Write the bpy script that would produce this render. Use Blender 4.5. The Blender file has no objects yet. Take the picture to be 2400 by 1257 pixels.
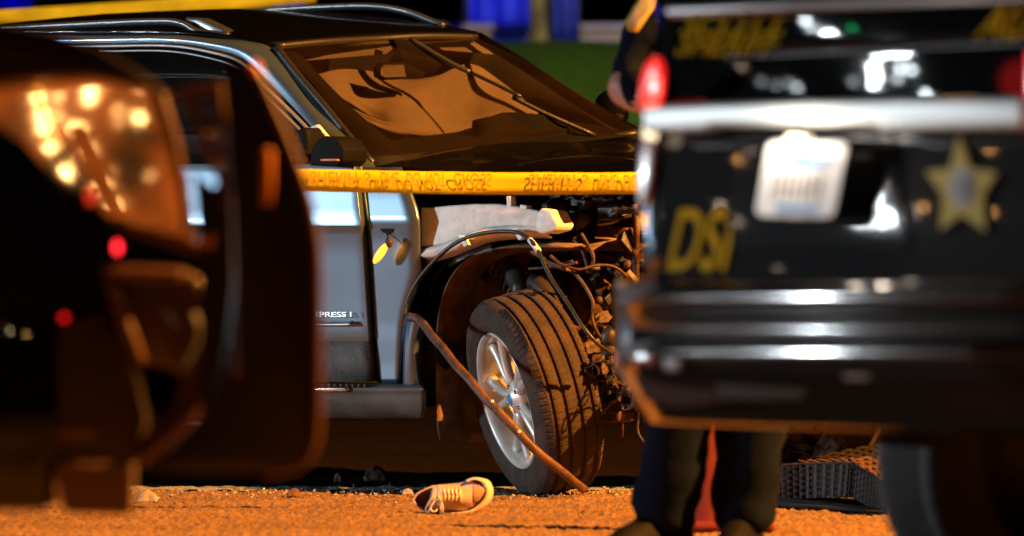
import bpy, bmesh, math, random
from mathutils import Vector, Matrix, noise
R = math.radians
SC = bpy.context.scene
COL = SC.collection

# ------------------------------------------------------------------ camera, sky, lamps, exposure
CAM_H = 0.8
FPX = 13000.0          # focal length in photograph pixels (195 mm on 36 mm, 2400 px)
HOR = 628.5
cam_d = bpy.data.cameras.new('camera'); cam = bpy.data.objects.new('camera', cam_d); COL.objects.link(cam)
cam.location = (0, 0, CAM_H); cam.rotation_euler = (R(90), 0, 0)
cam_d.lens = 195; cam_d.sensor_width = 36; cam_d.clip_start = 0.5; cam_d.clip_end = 600
cam_d.dof.use_dof = True; cam_d.dof.focus_distance = 19.6; cam_d.dof.aperture_fstop = 2.8
SC.camera = cam
SC.cycles.use_denoising = True
SC.cycles.use_adaptive_sampling = False
SC.cycles.max_bounces = 8
SC.cycles.sample_clamp_indirect = 6
w = bpy.data.worlds.new('World'); SC.world = w; w.use_nodes = True
nt = w.node_tree; bg = nt.nodes['Background']
sky = nt.nodes.new('ShaderNodeTexSky'); sky.sky_type = 'NISHITA'; sky.sun_disc = False
sky.sun_elevation = R(-4); sky.sun_rotation = R(200)
nt.links.new(sky.outputs[0], bg.inputs[0]); bg.inputs[1].default_value = 0.08
SC.view_settings.view_transform = 'Standard'; SC.view_settings.look = 'None'
SC.view_settings.exposure = 0; SC.view_settings.gamma = 1

def lamp(name, loc, power, col, rad, kind='POINT', target=None, cone=60):
    d = bpy.data.lights.new(name, kind); d.energy = power; d.color = col; d.shadow_soft_size = rad
    o = bpy.data.objects.new(name, d); COL.objects.link(o); o.location = loc
    if kind == 'SPOT':
        d.spot_size = R(cone); d.spot_blend = 0.7 if cone < 30 else 0.4
        o.rotation_euler = (Vector(target) - Vector(loc)).to_track_quat('-Z', 'Y').to_euler()
    return o
ORANGE = (1.0, 0.37, 0.06)
lamp('street_lamp_light', (12.0, 12.5, 10.0), 70000, ORANGE, 0.2, 'SPOT', (0, 17, 0), 72)
lamp('park_lamp_light', (6, 32, 8), 7000, (1, .88, .42), .2, 'SPOT', (3, 42.5, 2.3), 40)  # added off-frame lamp that keeps the grass bank green
# the scene's work lights, on a vehicle parked far to the left
FLOODS = []
for i, (dx, dz) in enumerate(((0, 0), (.9, .1), (1.8, 0), (.3, 1.1), (1.5, 1.2))):
    FLOODS.append(lamp('flood_light', (-36 + dx*.4, 14.5 - dx, 3.2 + dz), 7500, (.78, .92, 1.0), .10, 'SPOT', (-1.5, 21.6, 1.3), 25))
lamp('spot_light', (-35, 27.5, 3.4), 26000, (.85,.94,1.0), .10, 'SPOT', (1.4, 10.6, 1.1), 9)  # added lamp that brightens only the right-hand patrol car
lamp('patrol_blue_light', (4, 42, 5.5), 1500, (.0, .03, 1.0), .2, 'SPOT', (1.5, 47, 5.6), 80)  # added blue spots aimed at the background sheets to brighten them
lamp('patrol_blue_light', (-3, 42, 5.5), 1500, (.0, .03, 1.0), .2, 'SPOT', (-3, 47, 5.6), 80)

# ------------------------------------------------------------------ small library
def V(*a): return Vector(a)
def at(px, py, d):
    return V((px-1200)/FPX*d, d, CAM_H + (HOR-py)/FPX*d)
def ground_d(py): return CAM_H*FPX/(py-HOR)

# frame of the wrecked car: heading right and towards us
H = V(.8, -.6, 0); L = V(.6, .8, 0); C0 = V(.05, 19.5, 0)
def W(px, py, l=0.0):
    u = (px-1200)/FPX
    d = (l + C0.dot(L)) / (u*L.x + L.y)
    return at(px, py, d)
# frame of the parked patrol car on the right: heading right and away
PF = V(.848, .53, 0); PQ = V(.53, -.848, 0); P0 = V(.591, 11.3, 0)
def S(px, py, f=0.0):
    u = (px-1200)/FPX
    d = (f + P0.dot(PF)) / (u*PF.x + PF.y)
    return at(px, py, d)

def tag(o, label=None, cat=None, group=None, kind=None):
    if label: o['label'] = label
    if cat: o['category'] = cat
    if group: o['group'] = group
    if kind: o['kind'] = kind
    return o
def thing(name, loc, label, cat, group=None):
    o = bpy.data.objects.new(name, None); o.empty_display_size = .1
    COL.objects.link(o); o.location = loc
    return tag(o, label, cat, group)
def base_of(o):
    v = Vector(o.location)
    while o.parent: o = o.parent; v += o.location
    return v

def catmull(pts, n, closed=False):
    """resample a list of Vectors smoothly to n points"""
    m = len(pts)
    if m == 2 and not closed: return [pts[0].lerp(pts[1], i/(n-1)) for i in range(n)]
    out = []
    segs = m if closed else m-1
    for i in range(n):
        t = i/(n if closed else n-1)*segs
        k = min(int(t), segs-1); f = t-k
        g = (lambda j: pts[j % m]) if closed else (lambda j: pts[max(0, min(m-1, j))])
        a, b, c, d = g(k-1), g(k), g(k+1), g(k+2)
        if not closed and k == 0: a = b*2-c
        if not closed and k == m-2: d = c*2-b
        out.append(.5*((2*b) + (c-a)*f + (2*a-5*b+4*c-d)*f*f + (3*b-a-3*c+d)*f**3))
    return out

class MB:
    def __init__(s): s.v = []; s.f = []
    def add(s, vs, fs):
        k = len(s.v); s.v += [Vector(v) for v in vs]; s.f += [tuple(i+k for i in f) for f in fs]; return s
    def grid(s, rows):
        n = len(rows[0]); vs = [p for r in rows for p in r]
        fs = [(i*n+j, i*n+j+1, (i+1)*n+j+1, (i+1)*n+j) for i in range(len(rows)-1) for j in range(n-1)]
        return s.add(vs, fs)
    def loft(s, rows, nu=24, nv=16):
        rr = [catmull(r, nu) for r in rows]
        cols = [catmull([r[j] for r in rr], nv) for j in range(nu)]
        return s.grid([[cols[j][i] for j in range(nu)] for i in range(nv)])
    def slab(s, poly, ext):
        n = len(poly); ext = Vector(ext)
        vs = list(poly) + [p+ext for p in poly]
        fs = [tuple(range(n)), tuple(range(2*n-1, n-1, -1))]
        fs += [(j, i, i+n, j+n) for i in range(n) for j in ((i+1) % n,)]
        return s.add(vs, fs)
    def box(s, c, sx, sy, sz, ax=None):
        ax = ax or (V(1,0,0), V(0,1,0), V(0,0,1)); c = Vector(c)
        vs = [c + ax[0]*sx*.5*i + ax[1]*sy*.5*j + ax[2]*sz*.5*k for i in (-1,1) for j in (-1,1) for k in (-1,1)]
        return s.add(vs, [(0,1,3,2),(4,6,7,5),(0,4,5,1),(2,3,7,6),(0,2,6,4),(1,5,7,3)])
    def tube(s, pts, r, n=8, smooth=0, cap=True, flat=1.0, up=None):
        pts = [Vector(p) for p in pts]
        if smooth: pts = catmull(pts, smooth)
        rows = []; prev = None
        for i, p in enumerate(pts):
            t = (pts[min(i+1, len(pts)-1)] - pts[max(i-1, 0)]).normalized()
            if up is not None: a = t.cross(up).normalized()
            else:
                a = prev - t*prev.dot(t) if prev else t.orthogonal()
                a.normalize()
            prev = a; b = t.cross(a)
            rad = r[min(int(i/len(pts)*len(r)), len(r)-1)] if isinstance(r, (list, tuple)) else r
            rows.append([p + a*math.cos(q)*rad + b*math.sin(q)*rad*flat for q in [2*math.pi*k/n for k in range(n)]])
        k = len(s.v); vs = [p for r_ in rows for p in r_]
        fs = [(i*n+j, i*n+(j+1) % n, (i+1)*n+(j+1) % n, (i+1)*n+j) for i in range(len(rows)-1) for j in range(n)]
        if cap: fs += [tuple(range(n-1, -1, -1)), tuple((len(rows)-1)*n+j for j in range(n))]
        return s.add(vs, fs)
    def lathe(s, c, axis, prof, n=48, up=None, fr=None, closed=False):
        """prof = list of (radius, distance along axis)"""
        c = Vector(c); a = Vector(axis).normalized(); u = (up or a.orthogonal()); u = (u-a*u.dot(a)).normalized(); v = a.cross(u)
        rows = []
        for q in range(n):
            an = 2*math.pi*q/n
            rows.append([c + (u*math.cos(an)+v*math.sin(an))*(fr(i, q, r) if fr else r) + a*h for i, (r, h) in enumerate(prof)])
        m = len(prof); vs = [p for r in rows for p in r]
        mm = m if closed else m-1
        fs = [(i*m+j, i*m+(j+1) % m, ((i+1) % n)*m+(j+1) % m, ((i+1) % n)*m+j) for i in range(n) for j in range(mm)]
        return s.add(vs, fs)
    def ball(s, c, rx, ry, rz, n=16, m=10, ax=None):
        ax = ax or (V(1,0,0), V(0,1,0), V(0,0,1)); c = Vector(c); vs = []
        for i in range(m+1):
            th = math.pi*i/m
            for j in range(n):
                ph = 2*math.pi*j/n
                vs.append(c + ax[0]*rx*math.sin(th)*math.cos(ph) + ax[1]*ry*math.sin(th)*math.sin(ph) + ax[2]*rz*math.cos(th))
        return s.add(vs, [(i*n+j, (i+1)*n+j, (i+1)*n+(j+1) % n, i*n+(j+1) % n) for i in range(m) for j in range(n)])
    def build(s, name, mat, parent=None, smooth=True, bevel=0, solid=0, sub=0, seg=3, offs=0, loc=None):
        b = base_of(parent) if parent else (Vector(loc) if loc is not None else Vector((0,0,0)))
        me = bpy.data.meshes.new(name); me.from_pydata([v-b for v in s.v], [], s.f)
        bm = bmesh.new(); bm.from_mesh(me)
        bmesh.ops.remove_doubles(bm, verts=bm.verts, dist=1e-5)
        bmesh.ops.recalc_face_normals(bm, faces=bm.faces)
        bm.to_mesh(me); bm.free()
        me.materials.append(mat)
        if smooth: me.polygons.foreach_set('use_smooth', [True]*len(me.polygons))
        o = bpy.data.objects.new(name, me); COL.objects.link(o)
        if parent: o.parent = parent
        else: o.location = b
        if solid:
            m = o.modifiers.new('solid', 'SOLIDIFY'); m.thickness = solid; m.offset = offs
        if bevel:
            m = o.modifiers.new('bevel', 'BEVEL'); m.width = bevel; m.segments = seg; m.limit_method = 'ANGLE'; m.angle_limit = R(35); m.use_clamp_overlap = True
        if sub:
            m = o.modifiers.new('sub', 'SUBSURF'); m.levels = sub; m.render_levels = sub
        return o

def mat(name, col, rough=.5, metal=0., coat=0., coat_r=.03, var=0., scale=20., bump=0., bscale=60., emit=None, es=0., col2=None, spec=.5, sheen=0, alpha=1, detail=4, stretch=None):
    m = bpy.data.materials.new(name); m.use_nodes = True; nt = m.node_tree; b = nt.nodes['Principled BSDF']
    b.inputs['Base Color'].default_value = (*col, 1); b.inputs['Roughness'].default_value = rough
    b.inputs['Metallic'].default_value = metal; b.inputs['Coat Weight'].default_value = coat; b.inputs['Coat Roughness'].default_value = coat_r
    b.inputs['Specular IOR Level'].default_value = spec; b.inputs['Sheen Weight'].default_value = sheen; b.inputs['Alpha'].default_value = alpha
    if emit: b.inputs['Emission Color'].default_value = (*emit, 1); b.inputs['Emission Strength'].default_value = es
    tc = nt.nodes.new('ShaderNodeTexCoord'); src = tc.outputs['Object']
    if stretch:
        mp = nt.nodes.new('ShaderNodeMapping'); mp.inputs['Scale'].default_value = stretch; nt.links.new(src, mp.inputs[0]); src = mp.outputs[0]
    if var or col2:
        n = nt.nodes.new('ShaderNodeTexNoise'); n.inputs['Scale'].default_value = scale; n.inputs['Detail'].default_value = detail
        nt.links.new(src, n.inputs['Vector'])
        r = nt.nodes.new('ShaderNodeValToRGB'); r.color_ramp.elements[0].position = .35; r.color_ramp.elements[1].position = .65
        c2 = col2 or tuple(min(1, c*(1+var)) for c in col); c1 = col if col2 else tuple(c*(1-var) for c in col)
        r.color_ramp.elements[0].color = (*c1, 1); r.color_ramp.elements[1].color = (*c2, 1)
        nt.links.new(n.outputs[0], r.inputs[0]); nt.links.new(r.outputs[0], b.inputs['Base Color'])
    if bump:
        n = nt.nodes.new('ShaderNodeTexNoise'); n.inputs['Scale'].default_value = bscale; n.inputs['Detail'].default_value = 5
        nt.links.new(src, n.inputs['Vector'])
        bp = nt.nodes.new('ShaderNodeBump'); bp.inputs['Strength'].default_value = bump; bp.inputs['Distance'].default_value = .01
        nt.links.new(n.outputs[0], bp.inputs['Height']); nt.links.new(bp.outputs[0], b.inputs['Normal'])
    return m

def glass_mat(name, tint=(1,1,1), refl=1.0, dirt=0.0, dirt_col=(.5,.45,.4), rough=.02):
    """thin pane: tinted transmission + fresnel gloss + a film of dust"""
    m = bpy.data.materials.new(name); m.use_nodes = True; nt = m.node_tree; nt.nodes.clear()
    out = nt.nodes.new('ShaderNodeOutputMaterial'); tr = nt.nodes.new('ShaderNodeBsdfTransparent'); tr.inputs[0].default_value = (*tint, 1)
    gl = nt.nodes.new('ShaderNodeBsdfGlossy'); gl.inputs['Roughness'].default_value = rough
    fr = nt.nodes.new('ShaderNodeFresnel'); fr.inputs[0].default_value = 1.5
    mu = nt.nodes.new('ShaderNodeMath'); mu.operation = 'MULTIPLY'; mu.inputs[1].default_value = refl
    nt.links.new(fr.outputs[0], mu.inputs[0])
    mx = nt.nodes.new('ShaderNodeMixShader'); nt.links.new(mu.outputs[0], mx.inputs[0]); nt.links.new(tr.outputs[0], mx.inputs[1]); nt.links.new(gl.outputs[0], mx.inputs[2])
    last = mx
    if dirt:
        df = nt.nodes.new('ShaderNodeBsdfDiffuse'); df.inputs[0].default_value = (*dirt_col, 1)
        tc = nt.nodes.new('ShaderNodeTexCoord'); n = nt.nodes.new('ShaderNodeTexNoise'); n.inputs['Scale'].default_value = 3; n.inputs['Detail'].default_value = 6
        nt.links.new(tc.outputs['Object'], n.inputs['Vector'])
        mr = nt.nodes.new('ShaderNodeMapRange'); mr.inputs[1].default_value = .3; mr.inputs[2].default_value = .7; mr.inputs[3].default_value = dirt*.4; mr.inputs[4].default_value = dirt*1.4
        nt.links.new(n.outputs[0], mr.inputs[0])
        m2 = nt.nodes.new('ShaderNodeMixShader'); nt.links.new(mr.outputs[0], m2.inputs[0]); nt.links.new(mx.outputs[0], m2.inputs[1]); nt.links.new(df.outputs[0], m2.inputs[2]); last = m2
    nt.links.new(last.outputs[0], out.inputs[0])
    return m

def text_mesh(body, origin, ex, ey, width, height, mat_, name, parent, flip=False, align='LEFT', depth=.0006):
    """flat lettering mapped onto a surface: ex = reading direction, ey = up"""
    c = bpy.data.curves.new('t', 'FONT'); c.body = body; c.size = 1; c.offset = .012
    o = bpy.data.objects.new('t', c); COL.objects.link(o)
    dg = bpy.context.evaluated_depsgraph_get(); dg.update()
    me = bpy.data.meshes.new_from_object(o.evaluated_get(dg))
    bpy.data.objects.remove(o); bpy.data.curves.remove(c)
    xs = [v.co.x for v in me.vertices]; ys = [v.co.y for v in me.vertices]
    x0, x1, y0, y1 = min(xs), max(xs), min(ys), max(ys)
    mb = MB(); n = ex.cross(ey).normalized()
    vs = []
    for v in me.vertices:
        a = (v.co.x-x0)/(x1-x0)*width; b = (v.co.y-y0)/(y1-y0)*height
        if flip: b = height-b
        vs.append(origin + ex*a + ey*b)
    fs = [tuple(p.vertices) for p in me.polygons]
    bpy.data.meshes.remove(me)
    b = base_of(parent)
    me = bpy.data.meshes.new(name); me.from_pydata([v-b for v in vs], [], fs); me.materials.append(mat_)
    o = bpy.data.objects.new(name, me); COL.objects.link(o); o.parent = parent
    return o

# ------------------------------------------------------------------ materials
M = {}
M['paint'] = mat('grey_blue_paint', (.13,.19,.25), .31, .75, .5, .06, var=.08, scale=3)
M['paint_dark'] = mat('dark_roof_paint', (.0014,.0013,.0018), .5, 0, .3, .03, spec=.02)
M['rail'] = mat('grey_roof_rail', (.035,.042,.05), .42, .3, .3, .15)
M['mirror_black'] = mat('matte_black_shell', (.003,.003,.0035), .7, spec=.12)
M['black'] = mat('black_gloss_paint', (.0015,.0015,.0018), .6, 0, 1.0, .015, spec=.03)
M['black_plastic'] = mat('black_plastic', (.012,.012,.012), .45, bump=.2, bscale=120)
M['rubber'] = mat('tyre_rubber', (.033,.019,.013), .85, var=.35, scale=14, bump=.35, bscale=90)
M['silver'] = mat('satin_silver', (.30,.31,.32), .42, .6)
M['alloy'] = mat('painted_alloy', (.62,.63,.60), .42, .45, .3, .15, var=.12, scale=9)
M['chrome'] = mat('chrome', (.8,.8,.82), .12, 1)
M['white'] = mat('white_paint', (.72,.74,.74), .4)
M['primer'] = mat('pale_primer', (.78,.74,.68), .55, var=.12, scale=25, bump=.15, bscale=40)
M['liner'] = mat('dusty_felt_liner', (.13,.075,.038), .9, var=.5, scale=12, bump=.5, bscale=50)
M['dark_metal'] = mat('greasy_metal', (.022,.017,.014), .5, .2, var=.6, scale=18, bump=.3, bscale=40)
M['rust'] = mat('rusty_brown_metal', (.058,.024,.010), .65, .1, var=.6, scale=22, bump=.3)
M['fabric'] = mat('airbag_fabric', (.10,.070,.052), .9, var=.12, scale=6, bump=.2, bscale=30)
M['trim_in'] = mat('dark_cabin_trim', (.004,.0035,.003), .85, spec=.08)
M['headliner'] = mat('beige_headliner', (.09,.07,.05), .9)
M['lining_dark'] = mat('dark_cabin_lining', (.035,.026,.018), .9, var=.4, scale=3)
M['yellow'] = mat('yellow_plastic_tape', (.62,.50,.010), .4, spec=.3, var=.06, scale=9, bump=.35, bscale=30, stretch=(.35,1,1))
M['yellow2'] = mat('lemon_tape', (.26,.30,.006), .5, var=.3, scale=3)  # same yellow tape; greener, darker colour stands for its whiter light
M['tape_ink'] = mat('faded_tape_ink', (.40,.29,.008), .8)
M['decal'] = mat('gold_decal', (.60,.36,.002), .7, spec=.05)
M['decal_hi'] = mat('gold_star_decal', (.55,.50,.17), .7, spec=.05)
M['blue_band'] = mat('plate_blue_print', (.06,.22,.5), .4)
M['plate_ink'] = mat('plate_ink', (.18,.13,.12), .5)
M['grey_dec'] = mat('grey_print', (.30,.31,.34), .6)
M['navy_dec'] = mat('dark_blue_print', (.03,.05,.10), .5)
M['navy'] = mat('navy_uniform_cloth', (.0026,.0058,.017), .95, var=.35, scale=8, bump=.5, bscale=18, spec=.1)
M['skin'] = mat('skin', (.42,.22,.16), .5)
M['hair'] = mat('dark_hair', (.02,.013,.01), .6)
M['boot'] = mat('black_leather', (.003,.003,.004), .7, spec=.1)
M['red_lit'] = mat('lit_red_tail_lamp', (.5,.01,.005), .2, emit=(1,.012,.008), es=1.1)
M['red_core'] = mat('tail_lamp_bulb', (.9,.2,.15), .2, emit=(1,.10,.07), es=2.2)
M['cream_lit'] = mat('lit_cream_lamp', (.8,.7,.5), .2, emit=(1,.80,.52), es=1.7)
M['red_lens'] = mat('dull_red_lens', (.30,.02,.02), .2, coat=.5)
M['amber_lit'] = mat('lit_amber_lamp', (.8,.3,.02), .3, emit=(1,.33,.03), es=2.6)
M['amber_dim'] = mat('amber_reflector', (.5,.17,.02), .4)
M['cone'] = mat('red_orange_cone_plastic', (.11,.003,.001), .7)
M['shoe_canvas'] = mat('worn_lavender_canvas', (.36,.26,.30), .9, col2=(.50,.36,.34), scale=14, bump=.2, bscale=90)
M['shoe_eyestay'] = mat('pale_canvas', (.46,.33,.30), .9, var=.1, scale=30, bump=.15, bscale=90)
M['shoe_sole'] = mat('cream_rubber_sole', (.62,.48,.40), .6, var=.08, scale=20)
M['shoe_in'] = mat('brown_shoe_lining', (.17,.10,.09), .95)
M['lace'] = mat('cream_laces', (.68,.56,.40), .9)
M['wicker'] = mat('dark_wicker', (.022,.016,.014), .6, var=.5, scale=60, spec=.25)
M['mat_black'] = mat('black_backing', (.004,.004,.004), .95)
M['red_ball'] = mat('glossy_red_plastic', (.50,.03,.01), .15, coat=1)
M['trunk'] = mat('grey_bark', (.16,.13,.10), .9, var=.4, scale=6, bump=.8, bscale=12)
M['blue_sheet'] = mat('deep_blue_sheet', (.004,.02,.45), .6, var=.4, scale=1.3)
M['stone'] = mat('tan_concrete', (.34,.27,.17), .85, var=.2, scale=2)
M['debris_w'] = mat('pale_plastic_shard', (.26,.22,.20), .5)
M['debris_o'] = mat('tan_card', (.10,.05,.022), .8)
M['cabin_glass'] = glass_mat('windshield_glass', (.80,.80,.78), 1.0, .014, (.36,.20,.11))
M['side_glass'] = glass_mat('tinted_side_glass', (.25,.27,.28), 1.0, .02)

# ------------------------------------------------------------------ ground
def ground_material(name, c1, c2, rough=.85, sc=9, spec=.25):
    m = bpy.data.materials.new(name); m.use_nodes = True; nt = m.node_tree; b = nt.nodes['Principled BSDF']; b.inputs['Roughness'].default_value = rough; b.inputs['Specular IOR Level'].default_value = spec
    tc = nt.nodes.new('ShaderNodeTexCoord')
    n1 = nt.nodes.new('ShaderNodeTexNoise'); n1.inputs['Scale'].default_value = sc*12; n1.inputs['Detail'].default_value = 6; n1.inputs['Roughness'].default_value = .7
    n2 = nt.nodes.new('ShaderNodeTexNoise'); n2.inputs['Scale'].default_value = sc*.25; n2.inputs['Detail'].default_value = 4
    vo = nt.nodes.new('ShaderNodeTexVoronoi'); vo.inputs['Scale'].default_value = sc*8
    for n in (n1, n2, vo): nt.links.new(tc.outputs['Object'], n.inputs['Vector'])
    r = nt.nodes.new('ShaderNodeValToRGB'); r.color_ramp.elements[0].position = .36; r.color_ramp.elements[1].position = .62
    r.color_ramp.elements[0].color = (*c1, 1); r.color_ramp.elements[1].color = (*c2, 1)
    nt.links.new(n1.outputs[0], r.inputs[0])
    mr = nt.nodes.new('ShaderNodeMapRange'); mr.inputs[1].default_value = .3; mr.inputs[2].default_value = .7; mr.inputs[3].default_value = .72; mr.inputs[4].default_value = 1.15
    nt.links.new(n2.outputs[0], mr.inputs[0])
    mx = nt.nodes.new('ShaderNodeMix'); mx.data_type = 'RGBA'; mx.blend_type = 'MULTIPLY'; mx.inputs[0].default_value = 1
    nt.links.new(r.outputs[0], mx.inputs[6]); nt.links.new(mr.outputs[0], mx.inputs[7]); nt.links.new(mx.outputs[2], b.inputs['Base Color'])
    bp = nt.nodes.new('ShaderNodeBump'); bp.inputs['Distance'].default_value = .006; bp.inputs['Strength'].default_value = .8
    nt.links.new(vo.outputs[0], bp.inputs['Height']); nt.links.new(bp.outputs[0], b.inputs['Normal'])
    return m
M['asphalt'] = ground_material('worn_asphalt', (.060,.036,.018), (.31,.185,.095), sc=9)
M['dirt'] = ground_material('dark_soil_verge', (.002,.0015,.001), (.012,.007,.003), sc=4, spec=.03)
M['gutter'] = ground_material('grey_gutter', (.10,.11,.11), (.30,.32,.32), sc=7)

rng = random.Random(4)
nx, ny = 700, 280
mb = MB(); rows = []
for j in range(ny):
    y = 14.2 + 5.72*j/(ny-1); r_ = []
    for i in range(nx):
        x = -2.6 + 5.2*i/(nx-1)
        z = .006*noise.noise(V(x*14, y*9, 1)) + .008*noise.noise(V(x*48, y*20, 5)) + .006*noise.noise(V(x*85, y*40, 9)) + .0015*noise.noise(V(x*1.5, y*1.5, 2))
        if i in (0, nx-1) or j in (0, ny-1): z = -.004
        r_.append(V(x, y, z))
    rows.append(r_)
mb.grid(rows)
o = mb.build('road', M['asphalt']); tag(o, kind='structure')
# the rest of the road sheet around the camera
mb = MB(); mb.grid([[V(x, y, -.012) for x in (-60, -20, -2.5, 2.5, 20, 60)] for y in (-40, 0, 14.3, 19.9, 19.95)])
tag(mb.build('road_surface', M['asphalt']), kind='structure')
# gutter strip at the road edge and the soil verge beyond
mb = MB(); rows = []
for j in range(12):
    y = 19.86 + .34*j/11
    rows.append([V(-3+6*i/300, y + .03*noise.noise(V(i*.11, 0, 3)), .004 + .010*noise.noise(V(i*.35, j*.5, 8))) for i in range(301)])
mb.grid(rows); tag(mb.build('gutter', M['gutter']), kind='structure')
mb = MB(); rows = []
for j in range(90):
    y = 20.15 + (j/89)**1.5*34
    r_ = []
    for i in range(120):
        x = -14 + 28*i/119
        z = -.012 if y < 20.3 else .02*noise.noise(V(x*3, y*3, 1))
        if y > 29: z += (min(y, 44.4)-29)/15.5*2.64 + .06*noise.noise(V(x*.6, y*.6, 3))*max(0, min(1, 44-y))
        r_.append(V(x, y, z))
    rows.append(r_)
i0 = [k for k, r_ in enumerate(rows) if r_[0].y > 30.5][0]
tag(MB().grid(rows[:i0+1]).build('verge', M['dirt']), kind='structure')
M['grass'] = ground_material('lawn', (.015,.036,.003), (.045,.10,.008), sc=1.2)
tag(MB().grid(rows[i0:]).build('grass_bank', M['grass']), kind='structure')

# loose grit and glass crumbs swept against the road edge
mb = MB()
for k in range(900):
    y = 19.85 - abs(rng.gauss(0, .45)) + rng.uniform(0, .25); x = rng.uniform(-2.4, 2.6); s_ = rng.uniform(.002, .006) * (1.6 if rng.random() < .06 else 1)
    a = Vector((rng.gauss(0,1), rng.gauss(0,1), rng.gauss(0,1))).normalized(); b = a.orthogonal().normalized()
    mb.box(V(x, y, s_*.6+.004), s_*1.5, s_, s_*.8, (a, b, a.cross(b)))
tag(mb.build('gravel', mat('pale_grit', (.16,.12,.09), .5, col2=(.45,.42,.38), scale=3), smooth=False), kind='stuff')

# ------------------------------------------------------------------ background
def back_wall():
    d = 46; t = thing('low_wall', at(1280, 104, d), 'low blurred tan concrete wall running along the top of the grass bank', 'wall')
    zt = at(0, 74, d).z; zb = at(0, 106, d).z - .5
    mb = MB(); mb.box((3, d+.15, (zt+zb)/2), 26, .3, zt-zb); mb.build('wall_body', M['stone'], t, smooth=False, bevel=.03)
    mb = MB(); mb.box((3, d+.13, zt+.03), 26.1, .4, .06); mb.build('coping', M['stone'], t, smooth=False, bevel=.02)
back_wall()
def sheet(x0, x1, y0, y1, d, label, grp=None):
    a = at(x0, y1, d); b = at(x1, y0, d)
    t = thing('blue_barrier', V((a.x+b.x)/2, d, a.z), label, 'barrier', grp)
    n = 26; rows = []
    for k in range(8):
        z = a.z + (b.z-a.z)*k/7
        rows.append([V(a.x+(b.x-a.x)*i/n, d + .02*math.sin(i*.7)+.02*noise.noise(V(i*.4, k*.3, 2)), z) for i in range(n+1)])
    MB().grid(rows).build('sheet', M['blue_sheet'], t, solid=.03)
    mb = MB(); mb.tube([V(a.x, d, a.z-.3), V(a.x, d, b.z+.1)], .03); mb.build('post', M['black_plastic'], t)
    mb = MB(); mb.tube([V(b.x, d, a.z-.3), V(b.x, d, b.z+.1)], .03); mb.build('post', M['black_plastic'], t)
sheet(1092, 1244, -160, 72, 47.5, 'wide deep blue sheet above the tan wall, left of the bare trunk')
sheet(1284, 1352, -160, 102, 45, 'narrow deep blue sheet hanging right beside the trunk, reaching the lawn')
sheet(632, 712, -160, 46, 47.5, 'narrow deep blue sheet seen just above the wrecked car roof')
sheet(-60, 72, -160, 20, 47.5, 'deep blue sheet in the top left corner behind the slanting tape')
t = thing('tree', at(1262, 104, 44.5), 'slim grey tree trunk standing in front of the blue sheets on the bank', 'tree')
mb = MB(); mb.tube([at(1263, 112, 44.5), at(1261, 60, 44.5), at(1258, 0, 44.5), at(1256, -300, 44.5), at(1262, -800, 44.5)], [.078, .07, .066, .06, .05], 12, 20); mb.build('trunk', M['trunk'], t)
mb = MB()
for k in range(420):
    c = at(1262, -950, 44.5) + V(rng.gauss(0, .9), rng.gauss(0, .9), rng.gauss(0, .7))
    a = Vector((rng.gauss(0,1), rng.gauss(0,1), rng.gauss(0,1))).normalized()*.10; b = a.orthogonal().normalized()*.06
    mb.add([c-a, c-b, c+a, c+b], [(0,1,2,3)])
mb.build('crown', mat('dark_leaves', (.03,.07,.015), .6), t, smooth=False)
def trunk_limbs():
    mb = MB()
    for k in range(6):
        an = k*1.05; mb.tube([at(1262, -700-20*k, 44.5), at(1262, -900, 44.5)+V(math.cos(an)*.9, math.sin(an)*.9, rng.uniform(-.2,.6))], .02, 6)
    mb.build('limb', M['trunk'], t)
trunk_limbs()

# ------------------------------------------------------------------ crime scene tape
def tape(a, b, h, label, n=60, sag=.01, m='yellow'):
    mid = (a+b)/2
    t = thing('barrier_tape', V(mid.x, mid.y, mid.z), label, 'tape')
    ex = (b-a).normalized(); rows = []
    L_ = (b-a).length
    def pos(s_, v):
        return a + ex*s_ + V(0, .004*math.sin(s_*5) + .010*v*noise.noise(V(s_*2.3, 0, 4)), -sag*4*(s_/L_)*(1-s_/L_) + v*h/2*(1-.05*abs(noise.noise(V(s_*3, 1, 2)))) + .0012*noise.noise(V(s_*4, v, 7)))
    for v in (-1, -.33, .33, 1):
        rows.append([pos(L_*i/n, v) for i in range(n+1)])
    MB().grid(rows).build('tape_band', M[m], t, solid=.0006)
    return t, ex
a = W(640, 420, 0); a = at(560, 417, 17.9); b = at(1640, 428, 17.9)
tp, ex = tape(a, b, .0725, 'orange-lit yellow tape with upside-down black lettering stretched across the wrecked car hood')
def tape_words(s0px, s1px, word):
    d = 17.9; yy = lambda p: 417 + (p-560)/1080*11
    o_ = at(s0px, yy(s0px)+17, d-.012)
    text_mesh(word, o_, (at(s1px, yy(s1px)+17, d-.012)-o_).normalized(), V(0,0,1), (at(s1px, 0, d)-at(s0px, 0, d)).length, .046, M['tape_ink'], 'lettering', tp, flip=True)
for p0, p1, wd in ((727,868,"SHERIFF'S"),(892,934,'LINE'),(952,985,'DO'),(998,1044,'NOT'),(1062,1152,'CROSS'),
                   (1241,1378,"SHERIFF'S"),(1406,1446,'LINE'),(1462,1496,'DO')):
    tape_words(p0, p1, wd)
a = at(-90, 48, 27.5); b = at(740, -14, 27.5)
tape(a, b, .085, 'blurred plain yellow tape slanting across the top left corner above the car roof', m='yellow2')

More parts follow.
